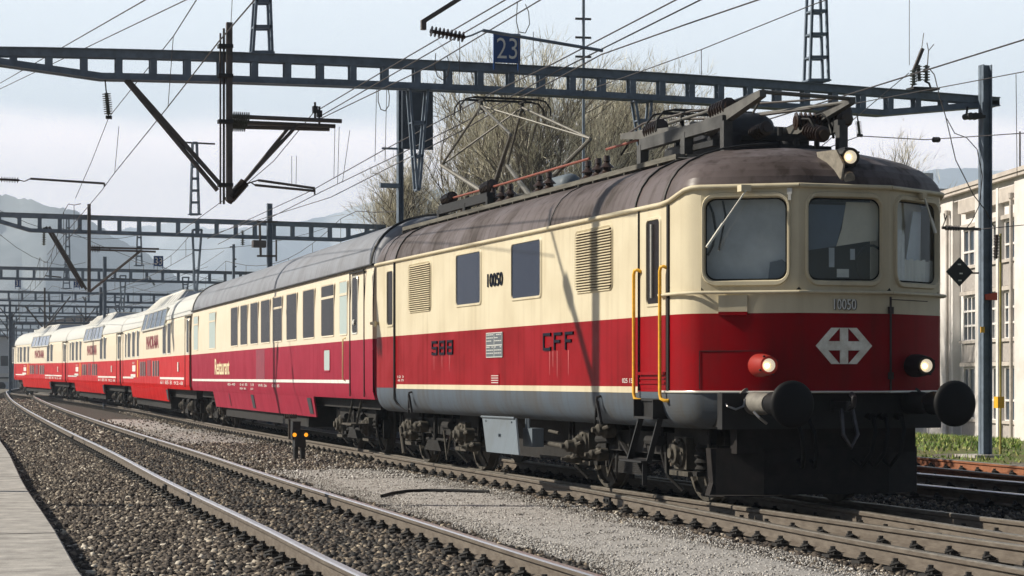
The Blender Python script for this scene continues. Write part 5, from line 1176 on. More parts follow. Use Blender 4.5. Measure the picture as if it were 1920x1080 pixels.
# things on the right-hand mast
QM = P3(35.1)
t = thing('point_board', 'black diamond shaped board on a short arm beside the right-hand mast', 'signal board', QM(1797, 510))
c = QM(1797, 510); w_ = QM(1822, 510).x-c.x; h_ = c.z-QM(1797, 537).z; m = MB(); m.prism([(c.x-w_, 35.05, c.z), (c.x, 35.05, c.z-h_), (c.x+w_, 35.05, c.z), (c.x, 35.05, c.z+h_)], (0, .02, 0)); build('diamond_board', m, BLACK, t, 0)
m = MB(); m.bar(QM(1790, 512), QM(1835, 512), .03, .03); build('board_arm', m, TUBE, t, 0)
m = MB()
for x_, y_ in ((1796, 496), (1799, 513), (1797, 526)): p = QM(x_, y_); m.box(p.x-.03, p.x+.03, 35.035, 35.049, p.z-.012, p.z+.012)
build('reflector', m, WHITE, t, 0)
t = thing('tension_gear', 'dark bracket with pulleys clamped to the right-hand mast below the gantry', 'bracket', QM(1825, 212)); m = MB(); m.bar(QM(1812, 217), QM(1845, 219), .12, .05); m.bar(QM(1814, 200), QM(1812, 217), .03, .03)
for x_ in (1815, 1824, 1832): p = QM(x_, 218); m.cyl(p+Vector((0, -.12, 0)), p+Vector((0, .12, 0)), .06, 8)
build('bracket', m, BLACK, t, 0)
m = MB(); m.bar(QM(1766, 427), QM(1838, 430), .03, .05); m.ins(QM(1772, 427), QM(1800, 428), .05, 6); m.tube([QM(1770, 400), QM(1772, 412), QM(1768, 424), QM(1775, 405)], .012, 5)
tag(build('anchor_arm', m, TUBE), 'dark insulated arm reaching left from the right-hand mast at window height', 'catenary arm')
t = thing('cable_post', 'slim yellow banded post with a grey cable end beside the right-hand mast', 'post', (onY(1878, 830, 36.5).x, 36.5, -.2)); 
a = onY(1876, 438, 36.5); m = MB(); m.cyl((a.x, 36.5, -.2), (a.x, 36.5, a.z), .022, 8); build('yellow_pipe', m, mat('ochre_pipe', (.45, .36, .08), .6, var=.4, scale=6), t)
m = MB(); p = onY(1869, 440, 36.5); q = onY(1867, 485, 36.5); m.ins(p, q, .06, 8, .6); build('insulator', m, CERAMIC, t)
m = MB(); p = onY(1872, 765, 36.4); m.box(p.x-.07, p.x+.07, 36.3, 36.45, p.z, p.z+.22); build('yellow_box', m, YELLOW, t, 0)
t = thing('red_marker', 'small red pennant shaped plate fixed to the right-hand mast', 'marker', QM(1857, 556)); m = MB(); m.prism([QM(1847, 552), QM(1870, 548), QM(1870, 563), QM(1848, 562)], (0, .04, 0)); build('plate', m, mat('red_marker_plate', (.55, .06, .02), .5), t, 0)
t = thing('yellow_tag', 'little yellow label plate on the right-hand mast beside the windows', 'plate', QM(1836, 615)); p = QM(1835, 618); m = MB(); m.box(p.x-.04, p.x+.04, 34.95, 34.97, p.z-.06, p.z+.05); build('plate', m, YELLOW, t, 0)
p = QM(1845, 840); m = MB(); m.box(p.x-.33, p.x+.25, 34.85, 35.6, -.45, -.10); tag(build('mast_footing', m, CONC), 'pale concrete footing block under the right-hand mast on the grass', 'footing')

# further gantries, each with hangers, posts and boards
def hang_set(Y, posts, vs, lads, strings, root):
    Q = P3(Y)
    for i, (x, yt, yb, struts, arms) in enumerate(posts):
        m = MB(); w_ = .05; a, b = Q(x, yt), Q(x, yb); m.box(a.x-w_, a.x+w_, Y-.35, Y-.25, b.z, a.z); pp = build('drop_tube', m, TUBE, root, 0)
        for s in struts: m = MB(); m.cyl(Q(s[0], s[1]), Q(s[2], s[3]), .045, 6); build('strut', m, TUBE, pp)
        for s in arms: m = MB(); m.cyl(Q(s[0], s[1]), Q(s[2], s[3]), .035, 6); A, B = Q(s[0], s[1]), Q(s[2], s[3]); m.ins(A, A.lerp(B, .15), .08, 6); build('cantilever_arm', m, TUBE, pp)
    for v in vs: vframe(root, Q, *v)
    for l in lads: ladder_mast(root, Q, *l)
    for s in strings: m = MB(); m.ins(Q(s[0], s[1]), Q(s[2], s[3]), .07, 8); build('insulator', m, CERAMICG, root)
g2 = gantry('second steel gantry, crossing over the restaurant coach roof', 68, 68*tanb(-40), 68*tanb(722), 6.45, 6.32, .58, 68*tanb(57), 68*tanb(641), .60, (68*tanb(502),), mw=.08)
hang_set(68, [(165, 384, 548, [(86, 425, 155, 540), (92, 425, 162, 543), (264, 470, 168, 547)], [(169, 464, 298, 467), (169, 468, 292, 472)])], [(361, 378, 431, 367, 545)], [(357, 373, 402, 361, 369, 268, 6)], [(83, 426, 82, 460), (455, 432, 455, 460)], g2)
m = MB(); Q2 = P3(68); m.bar(Q2(345, 267), Q2(403, 270), .06, .05); build('cross_arm', m, TUBE, g2, 0)
g3 = gantry('third steel gantry, carrying the blue board numbered 33', 101, 101*tanb(-60), 101*tanb(480), 6.38, 6.30, .60, None, 101*tanb(425), .72, (101*tanb(195),), mw=.08)
hang_set(101, [], [(225, 236, 517, 230, 580), (342, 354, 520, 347, 560)], [(122, 131, 497, 125, 129, 410, 5), (255, 266, 498, 259, 263, 410, 5)], [(280, 520, 290, 535)], g3)
m = MB(); Q3 = P3(101); m.bar(Q3(208, 522), Q3(316, 527), .06, .06); m.bar(Q3(85, 517), Q3(115, 520), .06, .06); build('cross_arm', m, TUBE, g3, 0)
number_plate('small blue board numbered 33 standing on the third gantry', '33', 100.6, 288, 480, 306, 499)
g4 = gantry('fourth steel gantry, carrying the blue boards numbered 31 and 32', 128, 128*tanb(-60), 128*tanb(385), 6.25, 6.15, .62, None, 128*tanb(350), .74, (128*tanb(188),), near=False, mw=.09)
hang_set(128, [(83, 540, 616, [(47, 574, 80, 613), (132, 556, 86, 614)], [])], [(214, 226, 558, 220, 580)], [(118, 131, 541, 121, 128, 500, 4)], [(155, 556, 162, 568)], g4)
number_plate('small blue board numbered 31 at the far left on the fourth gantry', '31', 127.6, 28, 524, 39, 538); number_plate('small blue board numbered 32 on the fourth gantry', '32', 127.6, 138, 525, 150, 539)
for k, (Y, xe, words) in enumerate(((157, 330, 'fifth'), (186, 300, 'sixth'), (216, 280, 'seventh'), (250, 262, 'eighth'))):
    g_ = gantry('%s steel gantry from the front, small and far down the line' % words, Y, Y*tanb(-80), Y*tanb(xe), 6.3, 6.25, .62, None, None, .78, (Y*tanb(188-6*k), Y*tanb(18+4*k)), near=False, mw=.08)
    Q_ = P3(Y); zt = HOR-(6.3+gz(Y)-EYE)*FPX/(Y*CT+Y*tanb(100)*ST)
    for j in range(4):
        x = 20+70*j+rnd.randint(-10, 10); m = MB(); m.cyl(Q_(x, zt-14), Q_(x, zt+30), .05, 6); m.cyl(Q_(x, zt+28), Q_(x+18, zt+5), .04, 5); m.cyl(Q_(x, zt+28), Q_(x-18, zt+5), .04, 5); build('drop_tube', m, TUBE, g_)
    m = MB(); m.bar(Q_(30, zt+14), Q_(250, zt+16), .05, .05); build('cross_arm', m, TUBE, g_, 0)
# steadying arm close overhead
QA = P3(25.0)
t = thing('steady_arm', 'bent steel arm with ribbed insulator and long tube high beside the number 23 board', 'catenary arm', QA(795, 50)); m = MB()
m.bar(QA(794, 56), QA(794, 38), .06, .06); m.bar(QA(794, 40), QA(880, -14), .055, .055); m.bar(QA(880, -14), QA(880, -120), .06, .06); build('bracket', m, TUBE, t, 0)
m = MB(); m.ins(QA(806, 58), QA(872, 70), .065, 9, .35); build('insulator', m, CERAMIC, t); m = MB(); m.tube([QA(872, 70), QA(885, 66), QA(905, 57)], .012, 6); m.cyl(QA(905, 57), QA(1130, 95), .021, 8); build('tube', m, GALV, t)
QL = P3(45)
t = thing('steady_arm', 'thin horizontal arm with insulator at the far left edge under the nearest gantry', 'catenary arm', QL(20, 338)); m = MB(); m.ins(QL(-4, 336), QL(36, 338), .06, 8); build('insulator', m, CERAMIC, t); m = MB(); m.tube([QL(36, 338), QL(46, 340), QL(57, 335)], .012, 5); m.cyl(QL(57, 335), QL(196, 344), .026, 6); m.cyl(QL(196, 344), QL(196, 350), .02, 6); m.cyl(QL(-4, 336), QL(-90, 333), .03, 6); build('tube', m, TUBE, t)

# ------------------------------------------------------------------ overhead wires
def onT(px, py, f, dx=0.):
    Y = 30.
    for _ in range(60): Y = .5*Y+.5*(f(Y)+dx)/tanb(px)
    return Vector((f(Y)+dx, Y, zof(py, f(Y)+dx, Y)))
def wire(label, pts, r_=.0095, name='overhead_wire', sag=0.):
    P = []
    for a, b in zip(pts[:-1], pts[1:]):
        for k in range(6): t = k/6; P.append(a.lerp(b, t)-Vector((0, 0, sag*4*t*(1-t))))
    P.append(pts[-1]); m = MB(); m.tube(P, r_, 5); return tag(build(name, m, WIREM, None, 60), label, 'wire', None)
fT1 = lambda y: t1(y); ex = lambda a, b, t: b+(b-a)*t
def W(label, pxs, f, dx=0., r_=.0095, e0=0, e1=.0, sag=0.):
    p = [onT(x, y, f, dx) for x, y in pxs]
    if e0: p = [ex(p[1], p[0], e0)]+p
    if e1: p = p+[ex(p[-2], p[-1], e1)]
    return wire(label, p, r_, sag=sag)
c1 = lambda y: 9.62
W('upper contact wire running over the raised pantograph', [(440, 424), (583, 358), (720, 281), (850, 213), (925, 173), (1040, 118), (1267, 0)], fT1, 0, .010, .5, .6)
W('lower contact wire touching the raised pantograph head', [(460, 432), (600, 361), (747, 290), (867, 231), (948, 187), (1040, 136), (1313, 0)], fT1, .12, .010, .5, .6)
W('lowest wire passing just right of the raised pantograph head', [(380, 445), (620, 370), (870, 243), (960, 190), (1040, 150), (1126, 103), (1280, 48), (1421, 0)], fT1, .3, .010, 0, .6)
W('thin wire crossing the nearest gantry above the cab roof', [(1071, 180), (1207, 132), (1315, 93), (1521, 10), (1549, 0)], lambda y: 12.5, 0, .008, .1, .8)
W('messenger wire over the empty track, upper left', [(148, 357), (172, 302), (204, 220), (325, 68), (368, 0)], t2, 0, .009, .3, .5)
W('contact wire over the empty track, upper left', [(95, 470), (190, 358), (215, 324), (315, 200), (410, 78), (477, 0)], t2, 0, .010, .1, .5)
W('left one of three wires rising from the long arms of the drop post', [(330, 440), (467, 341), (513, 302), (587, 212), (770, 103), (947, 0)], lambda y: t2(y)*.35+t1(y)*.65-.35, 0, .009, 0, .6)
W('middle one of three wires rising from the long arms of the drop post', [(597, 220), (790, 108), (977, 0)], lambda y: 7.9, 0, .009, 0, .6)
W('right one of three wires rising from the long arms of the drop post', [(600, 223), (810, 122), (1013, 0)], lambda y: 8.1, 0, .009, 0, .6)
def line(label, a, ya, b, yb, r_=.009, sag=0.): return wire(label, [onY(*a, ya), onY(*b, yb)], r_, sag=sag)
line('thin wire crossing the top left corner, upper one of two', (-40, 179), 62, (300, -16), 26); line('thin wire crossing the top left corner, lower one of two', (-40, 186), 62, (390, -20), 28)
line('long dark wire sloping from the folded pantograph up to the right edge', (1425, 229), 30, (1960, 62), 22, .011); line('thin wire passing behind the top of the right-hand mast', (1588, 197), 34, (1960, 127), 27, .008)
line('steep thin wire rising from the cab roof to the line switch', (1530, 283), 32, (1704, 137), 35.5, .008)
wire('wire with a spring tensioner above the top headlight', [onY(1555, 276, 33), onY(1612, 255, 35.3), onY(1735, 262, 35), onY(1960, 247, 31)], .009)
wire('slack cable hanging from the line switch down past the right-hand mast', [onY(1737, 122, 35.3), onY(1752, 140, 35.2), onY(1762, 182, 35.1), onY(1773, 218, 35.0), onY(1792, 300, 35), onY(1825, 365, 35), onY(1848, 395, 34.9), onY(1866, 430, 35.5)], .010)
wire('looping cable between the tensioned wire and the right-hand mast', [onY(1775, 222, 35), onY(1790, 250, 35), onY(1812, 258, 35), onY(1832, 280, 35), onY(1842, 330, 35), onY(1836, 385, 35), onY(1822, 415, 35), onY(1812, 428, 35)], .009)
line('thin horizontal wire crossing in front of the white hall', (1835, 430), 35, (1960, 418), 33, .008)
m = MB(); a, b = onY(1748, 262, 35.05), onY(1768, 262, 35.05); m.lathe(a, b-a, [(0, .02), (.02, .05), (.14, .05), (.165, .02)], 8); tag(build('wire_tensioner', m, BLACK), 'small dark turnbuckle on the thin wire left of the right-hand mast', 'tensioner')
for i, (x, y0_, x2, y2, Y, lb) in enumerate((
    (325, 68, 315, 200, 33, 'vertical dropper wire above the left struts of the nearest gantry'), (223, 237, 215, 324, 40, 'short dropper wire below the left end of the nearest gantry'),
    (706, 168, 703, 303, 38, 'left one of two long dropper wires beside the signal box'), (725, 168, 722, 300, 38, 'right one of two long dropper wires beside the signal box'),
    (1315, 93, 1315, 140, 30, 'dropper wire above the folded pantograph'), (1705, -60, 1705, 122, 35.4, 'vertical wire running up from the line switch'), (1905, 139, 1907, 330, 30, 'vertical dropper wire right of the right-hand mast'),
    (862, 70, 861, 160, 34, 'dropper wire between the steady arm and the nearest gantry'), (972, 60, 974, 165, 33, 'thin wire hanging across the number 23 board'), (1000, 60, 999, 160, 33, 'thin wire hanging just right of the number 23 board'),
    (438, -50, 433, 45, 36, 'short vertical wire left of the ladder frame'), (547, 292, 547, 345, 45, 'left of the pair of droppers under the insulated arms'), (556, 292, 555, 346, 45, 'right of the pair of droppers under the insulated arms'),
    (628, 235, 626, 335, 40, 'dropper hanging from the tip of the upper insulated arm'), (636, 238, 633, 345, 40, 'dropper hanging just beyond the tip of the upper insulated arm'), (656, 244, 642, 342, 40, 'slanting dropper right of the insulated arms'))):
    line(lb, (x, y0_), Y, (x2, y2), Y, .006)
for i, (pts, lb) in enumerate(((((970, 5), (968, 40), (973, 60), (985, 62), (993, 45), (991, 22), (985, 8)), 'wire loop hanging above the number 23 board'), (((817, 100), (815, 125), (820, 143), (830, 150), (839, 142), (843, 120), (838, 104)), 'wire loop hanging in front of the nearest gantry'), (((709, 168), (709, 190), (714, 205), (722, 208), (729, 198), (730, 180), (728, 168)), 'wire loop hanging beside the signal box'))):
    wire(lb, [onY(x, y, 33) for x, y in pts], .008, 'wire_loop')
for i, (a, b, Y) in enumerate((((0, 440), (160, 492), 95), ((0, 395), (265, 440), 90), ((0, 560), (390, 500), 140), ((110, 425), (500, 535), 100), ((0, 600), (330, 545), 150), ((190, 560), (420, 470), 130), ((250, 465), (640, 418), 100))):
    line(['faint wire sagging across the far hills at left', 'faint upper wire across the left hillside', 'thin far wire rising to the right under the third gantry', 'thin wire slanting down behind the second gantry', 'lowest far wire above the dome coaches', 'thin far wire climbing above the dome coaches', 'faint wire across the snowy hills'][i], a, Y, b, Y+18, .012, sag=.6)

# contact and messenger wires of the farther spans, with their droppers
for f_, ya, yb, lb in ((t1, 72, 165, 'distant overhead line with droppers above the dome coaches'), (t2, 60, 190, 'distant overhead line with droppers above the empty track'), (lambda y: t2(y)-4.4, 70, 210, 'distant overhead line with droppers left of the empty track'), (lambda y: t3(y)+.6, 60, 170, 'distant overhead line with droppers beyond the train'), (lambda y: t3(y)+5.2, 62, 175, 'farthest right of the distant overhead lines beyond the train')):
    root = thing('overhead_line', lb, 'overhead line', (f_(ya), ya, 5.5), group='distant overhead lines')
    n_ = int((yb-ya)/3); P = []; Q_ = []
    for k in range(n_+1):
        y = ya+(yb-ya)*k/n_; ph = ((y-35.5) % 32)/32; x = f_(y)+.15*math.cos(math.pi*(y-35.5)/32)
        P.append(Vector((x, y, 5.55+gz(y)))); Q_.append(Vector((x, y, 6.75-3.4*ph*(1-ph)+gz(y))))
    m = MB(); m.tube(P, .012, 4); build('contact_wire', m, WIREM, root, 0); m = MB(); m.tube(Q_, .012, 4); build('messenger_wire', m, WIREM, root, 0)
    for k in range(1, n_, 2): m = MB(); m.cyl(P[k], Q_[k], .008, 4); build('dropper', m, WIREM, root, 0)
# ------------------------------------------------------------------ masts on the concrete walk left of the frame, whose shadows fall on the train
def lamp_mast(label, x, y, zlow, dyl):
    t = thing('platform_mast', label, 'mast', (x, y, 0)); m = MB(); m.box(x-.09, x+.09, y-.09, y+.09, 0, 10.2); build('pole', m, GALV, t, 0)
    m = MB(); m.cyl((x, y, zlow), (x, y+dyl*.55, zlow+1.15), .07, 8); m.cyl((x, y+dyl*.5, zlow+1.05), (x, y+dyl*.62, zlow+1.3), .11, 8); m.cyl((x, y+dyl*.6, zlow+1.25), (x, y+dyl*1.1, zlow+2.3), .03, 8); build('strut', m, TUBE, t)
    m = MB(); m.bar((x, y, 9.9), (x, y-1.5, 10.3), .08, .08); m.box(x-.15, x+.15, y-2.0, y-1.4, 10.25, 10.4); build('lamp_head', m, GALV, t, 0)
tn = math.tan(SUN_EL)
def cast(px, xm, Xs):
    Y = Xs/tanb(px); t = (Xs-xm)/SUN_H.x; return Y-SUN_H.y*t, t*tn
y_, dz = cast(1117, .9, XS); lamp_mast('tall steel mast on the concrete walk that throws its shadow over the locomotive', .9, y_, 1.15+dz, 1.7)
y_, dz = cast(508, .9, 8.86); lamp_mast('tall steel mast on the concrete walk that throws its shadow over the restaurant coach', .9, y_, .7+dz, -.9)

# ------------------------------------------------------------------ lineside things
t = thing('signal_mast', 'grey mast with a tall dark signal box seen from behind, left of the bare trees', 'signal', (0, 0, 0)); QS = P3(52)
a, b = QS(743, 165), QS(757, 165); m = MB(); m.box(a.x+.03, a.x+.05, 51.9, 52.1, -.2, a.z); m.box(b.x-.05, b.x-.03, 51.9, 52.1, -.2, a.z); m.box(a.x+.03, b.x-.03, 51.99, 52.01, -.2, a.z); build('mast', m, GALV, t, 0)
c, d = QS(750, 280), QS(805, 168); m = MB(); m.box(c.x, d.x, 51.75, 51.87, c.z, d.z); m.box(c.x-.01, d.x+.02, 51.72, 51.75, c.z-.02, c.z+.02); m.box(d.x-.02, d.x+.02, 51.72, 51.75, c.z, d.z); build('signal_box', m, mat('signal_back_blue_black', (.035, .05, .075), .55, var=.3, scale=4), t, 0)
m = MB(); p, q = QS(710, 348), QS(745, 348); m.box(p.x, q.x, 51.8, 51.95, p.z-.06, p.z+.05); build('side_arm', m, GALV, t, 0); m = MB(); m.bar(QS(716, 278), QS(745, 279), .05, .05); build('side_arm', m, GALV, t, 0)
t = thing('telegraph_mast', 'slender pale pole with short crossbars rising behind the nearest gantry', 'mast', (0, 0, 0)); QT = P3(70); m = MB(); m.cyl(QT(1094, 420), QT(1094, -60), .055, 8); build('pole', m, GALV, t)
m = MB()
for y0_ in (35, 70, 106): m.bar(QT(1079, y0_), QT(1108, y0_+1), .07, .07)
build('crossbars', m, BLACK, t, 0)
t = thing('telegraph_mast', 'thin far pole with crossbars left of the grey mast behind the second gantry', 'mast', (0, 0, 0)); QT = P3(100); m = MB(); m.cyl(QT(438, 640), QT(438, 458), .07, 8); build('pole', m, GALV, t)
m = MB(); m.bar(QT(431, 463), QT(441, 463), .06, .06); m.bar(QT(436, 486), QT(443, 486), .06, .06); m.bar(QT(436, 500), QT(443, 500), .06, .06); build('crossbars', m, BLACK, t, 0)
m = MB(); p, q = P3(66)(473, 458), P3(66)(497, 458); m.box(p.x, q.x, 65.8, 66.1, p.z-.1, p.z+.12); m.bar(P3(66)(482, 416), P3(66)(520, 416), .06, .06); m.bar(P3(66)(482, 480), P3(66)(518, 480), .06, .06); m.cyl(P3(66)(487, 420), P3(66)(489, 480), .04, 6); m.cyl(P3(66)(518, 450), P3(66)(518, 490), .03, 6)
tag(build('mast_fittings', m, TUBE), 'crossbars and pale cable box on the mast behind the second gantry', 'mast fittings')
# dwarf signal
x0, y0 = 7.62, 36.3; gzz = -.19
t = thing('dwarf_signal', 'black dwarf signal with two amber lights on the ballast beside the restaurant coach', 'signal', (x0, y0, gzz)); QD = P3(36.3)
def bq(m, a, b, c, d, y0, y1): p, q = QD(a, d), QD(c, b); m.box(p.x, q.x, y0, y1, p.z, q.z)
m = MB(); bq(m, 551, 806, 571, 838, 36.2, 36.42); bq(m, 547, 790, 562, 806, 36.22, 36.4); bq(m, 547, 806, 576, 824, 36.24, 36.40); bq(m, 551, 838, 558, 860, 36.25, 36.35); bq(m, 564, 838, 571, 860, 36.25, 36.35); build('signal_housing', m, BLACK, t, 0)
for x_ in (551.5, 572.8):
    p = QD(x_, 815); m = MB(); m.lathe((p.x, 36.26, p.z), (-.2, -1, 0), [(0, .05), (.07, .05), (.07, .042), (.03, .04)], 14); h = build('lamp_hood', m, BLACK, t); m = MB(); m.lathe((p.x-.012, 36.20, p.z), (-.2, -1, 0), [(0, .036), (.012, .03), (.016, .005)], 14); build('amber_lens', m, AMBER, h)
QD = P3(37.2); m = MB(); bq(m, 541, 786, 545, 824, 37.2, 37.24); bq(m, 533, 781, 556, 785, 37.2, 37.24)
for k in range(6): bq(m, 534+4*k, 776, 536+4*k, 781, 37.2, 37.22)
tag(build('comb_bracket', m, GRIME), 'small grey comb shaped bracket on a post behind the dwarf signal', 'bracket')

# ------------------------------------------------------------------ white industrial hall at the right
WALL = mat('white_render', (.80, .77, .75), .85, col2=(.60, .56, .53), scale=.5, bump=.004, bscale=30)
PEB = mat('pebble_dash_grey', (.46, .42, .40), .9, col2=(.34, .31, .29), scale=9, bump=.006, bscale=60)
TRIM = mat('beige_concrete_trim', (.58, .52, .47), .85, var=.25, scale=2)
WG = mat('factory_window_glass', (.06, .085, .12), .15, var=.5, scale=.7)
WFR = mat('white_window_frame', (.74, .70, .68), .6)
hd = R(13.0); WD = Vector((math.sin(hd), math.cos(hd), 0)); WO = Vector((42.4, 70.5, 0)); WN = Vector((-math.cos(hd), math.sin(hd), 0))
def hw_(px, py=None, off=0.):
    o = WO+WN*off; tb = tanb(px); t_ = (o.x-o.y*tb)/(WD.y*tb-WD.x); p = o+WD*t_
    return (t_, None if py is None else zof(py, p.x, p.y))
class LW:   # boxes in wall coordinates: along the wall, out of the wall, up
    def __init__(s, m): s.m = m
    def box(s, a, b, o0, o1, z0, z1):
        P = [WO+WD*a+WN*o0, WO+WD*b+WN*o0, WO+WD*b+WN*o1, WO+WD*a+WN*o1]; s.m.prism([p+UZ*z0 for p in P], (0, 0, z1-z0))
hall = thing('factory_hall', 'long white industrial hall with barred windows behind the right-hand mast', 'building', (WO.x, WO.y, -1.2))
zr = hw_(1920, 322)[1]; tL = hw_(1762)[0]; tB = tL+14
m = MB(); w2 = LW(m); w2.box(-30, tB, -18, -.30, -1.6, zr-.15); build('wall', m, WALL, hall, 0)
m = MB(); w2 = LW(m); w2.box(-30, tB+.3, -18.3, .30, zr-.15, zr+.12); w2.box(-30, tB+.3, .30, .36, zr-.02, zr+.14); build('roof', m, TRIM, hall, 0)
def wz(px, y): return hw_(px, y)[1]
rows = [(wz(1812, 430), wz(1812, 494)), (wz(1812, 556), wz(1812, 634)), (wz(1812, 690), wz(1812, 780))]
cols = [(1798, 1828), (1845, 1868), (1875, 1903)]
tcol = [(hw_(b)[0], hw_(a)[0]) for a, b in cols]
m = MB(); w2 = LW(m)      # piers between the window bays stand proud
edges = [(hw_(1796)[0], hw_(1789)[0], -.05, PEB), ]
m2 = MB(); p2 = LW(m2)
for (a, b) in ((hw_(1788)[0], hw_(1766)[0]), (hw_(1838)[0], hw_(1830)[0]), (hw_(1873)[0], hw_(1869)[0])): p2.box(a, b, -.30, .04, -1.6, zr-.15)
p2.box(-30, hw_(1906.5)[0], -.30, .10, -1.6, zr-.15)
zt0 = rows[0][0]+.75; p2.box(-29.9, tB-.1, -.298, .0, zt0+.5, zr-.16)
build('pier', m2, WALL, hall, 0)
for a, b in tcol:
    for (z1, z0) in rows:
        for q0_, q1_, d_ in ((z0-.22, z0-.10, -.02), (z1+.06, z1+.22, -.05)): m3 = MB(); p3 = LW(m3); p3.box(a-.10, b+.10, -.298, d_, q0_, q1_); build('window_ledge', m3, TRIM, hall, 0)
m3 = MB(); p3 = LW(m3); p3.box(hw_(1904)[0], hw_(1797)[0], -.299, .02, zt0-.05, zt0+.5)
build('string_course', m3, TRIM, hall, 0)
for a, b in tcol:
    for q0_, q1_ in ((rows[1][0]+.24, rows[0][1]-.24), (rows[2][0]+.24, rows[1][1]-.24), (-1.6, rows[2][1]-.24)): m4 = MB(); p4 = LW(m4); p4.box(a, b, -.299, -.12, q0_, q1_); build('pebble_panel', m4, PEB, hall, 0)
for ci, (a, b) in enumerate(tcol):
    for ri, (z1, z0) in enumerate(rows):
        m = MB(); p = LW(m); p.box(a, b, -.298, -.27, z0-.1, z1+.05); wn = build('window', m, WG, hall, 0)
        m = MB(); p = LW(m); n_ = 3 if ri != 1 else 4
        for k in range(n_+1): x = a+(b-a)*k/n_; p.box(x-.05, x+.05, -.27, -.20, z0-.1, z1+.05)
        for zz in ([z0-.1, z0+(z1-z0)*.35, z1] if ri != 1 else [z0-.1, z0+(z1-z0)*.3, z0+(z1-z0)*.65, z1]): p.box(a, b, -.268, -.19, zz-.04, zz+.04)
        build('window_bars', m, WFR, wn, 0)
m = MB(); p = LW(m); p.box(tcol[2][0], tcol[2][1], -.265, -.18, rows[0][0], rows[0][0]+.7); build('blind', m, WALL, hall, 0)
for px in (1903.5, 1783): m = MB(); c = WO+WD*hw_(px)[0]+WN*.16; m.cyl(c+UZ*-1.2, c+UZ*(zr-.9), .07, 8); m.cyl(c+UZ*(zr-.9), c+UZ*(zr-.7), .12, 8); build('downpipe', m, TRIM, hall)
c = WO+WD*hw_(1897)[0]-WN*1.5; m = MB(); m.lathe(c+UZ*(zr+.15), (0, 0, 1), [(0, .25), (.25, .25), (.3, .55), (.65, .62), (.8, .3)], 8); build('roof_ventilator', m, mat('brown_vent', (.16, .12, .10), .6), hall, 0)
for px in (1764, 1822, 1874): 
    c = WO+WD*hw_(px)[0]-WN*2; m = MB(); m.cyl(c+UZ*zr, c+UZ*(zr+2.3), .035, 6); build('lightning_rod', m, TUBE, hall)
back = thing('flat_roofed_block', 'grey flat roofed block with a white roof vent behind the white hall', 'building', (70, 130, 0)); QB = P3(125)
a = QB(1758, 352); b = QB(1842, 358); m = MB(); m.box(a.x-14, b.x+8, 125, 140, -1, QB(1800, 362).z); build('wall', m, mat('blue_grey_wall', (.28, .31, .34), .8, var=.2, scale=.4), back, 0)  # bluish grey is the block's own wall colour
m = MB(); m.box(a.x-14.5, b.x+8.5, 124.5, 140.5, QB(1800, 362).z, QB(1800, 356).z); p, q = QB(1722, 357), QB(1764, 322); m.box(p.x, q.x, 126, 131, QB(1800, 356).z, q.z); build('roof', m, mat('grey_parapet', (.36, .38, .40), .8), back, 0)
c = QB(1733, 323); m = MB(); m.lathe((c.x, 128, c.z), (0, 0, 1), [(0, .35), (.1, .4), (.2, .42), (.25, .36), (.6, .46), (.7, .2)], 8); build('roof_vent', m, WHITE, back, 0)
# far buildings at the left
def far_block(label, px0, px1, yt, Y, col, roofc, nwin=0):
    Q_ = P3(Y); a, b = Q_(px0, yt), Q_(px1, yt); t = thing('distant_building', label, 'building', ((a.x+b.x)/2, Y, 0)); m = MB(); m.box(a.x, b.x, Y, Y+14, -1, a.z); w_ = build('wall', m, mat('far_wall', col, .85, var=.15, scale=.3), t, 0)
    m = MB(); m.prism([(a.x-.5, Y-.5, a.z), (b.x+.5, Y-.5, a.z), ((a.x+b.x)/2, Y-.5, a.z+(b.x-a.x)*.12)], (0, 15, 0)); build('roof', m, mat('far_roof', roofc, .8), t, 0)
    for j in range(3):
        for i in range(nwin):
            x = a.x+(b.x-a.x)*(i+.5)/nwin; z = 3+2.9*j
            if z+1.4 > a.z: continue
            m = MB(); m.box(x-.45, x+.45, Y-.03, Y+.02, z, z+1.3); build('window', m, CABD, t, 0)
far_block('pale distant building between the far gantries', 100, 196, 602, 300, (.62, .62, .60), (.25, .22, .20), 7)
far_block('long low grey building far behind the dome coaches', 196, 330, 628, 340, (.45, .45, .44), (.2, .2, .2), 8)
far_block('white and grey building at the far left edge', -60, 16, 632, 280, (.55, .57, .60), (.15, .15, .16), 5)
far_block('dark distant building at far left behind the last coach', 14, 60, 648, 320, (.25, .27, .30), (.12, .12, .13), 3)
# parked pale wagon far left
t = thing('parked_wagon', 'pale low wagon parked at the far left beyond the last coach', 'wagon', (0, 0, 0)); QW = P3(230); a, b = QW(-30, 716), QW(21, 700); m = MB(); m.box(a.x, b.x, 230, 233, a.z, b.z); build('body', m, WHITE_ROOF, t, 0)
m = MB(); m.box(a.x, b.x, 229.9, 230, (a.z+b.z)/2-.1, (a.z+b.z)/2+.05); build('side_band', m, CABD, t, 0)
m = MB()
for k in range(3): x = b.x-1-k*2.2; m.cyl((x, 230, a.z-.45), (x, 230.2, a.z-.45), .45, 12)
build('wheels', m, BLACK, t)

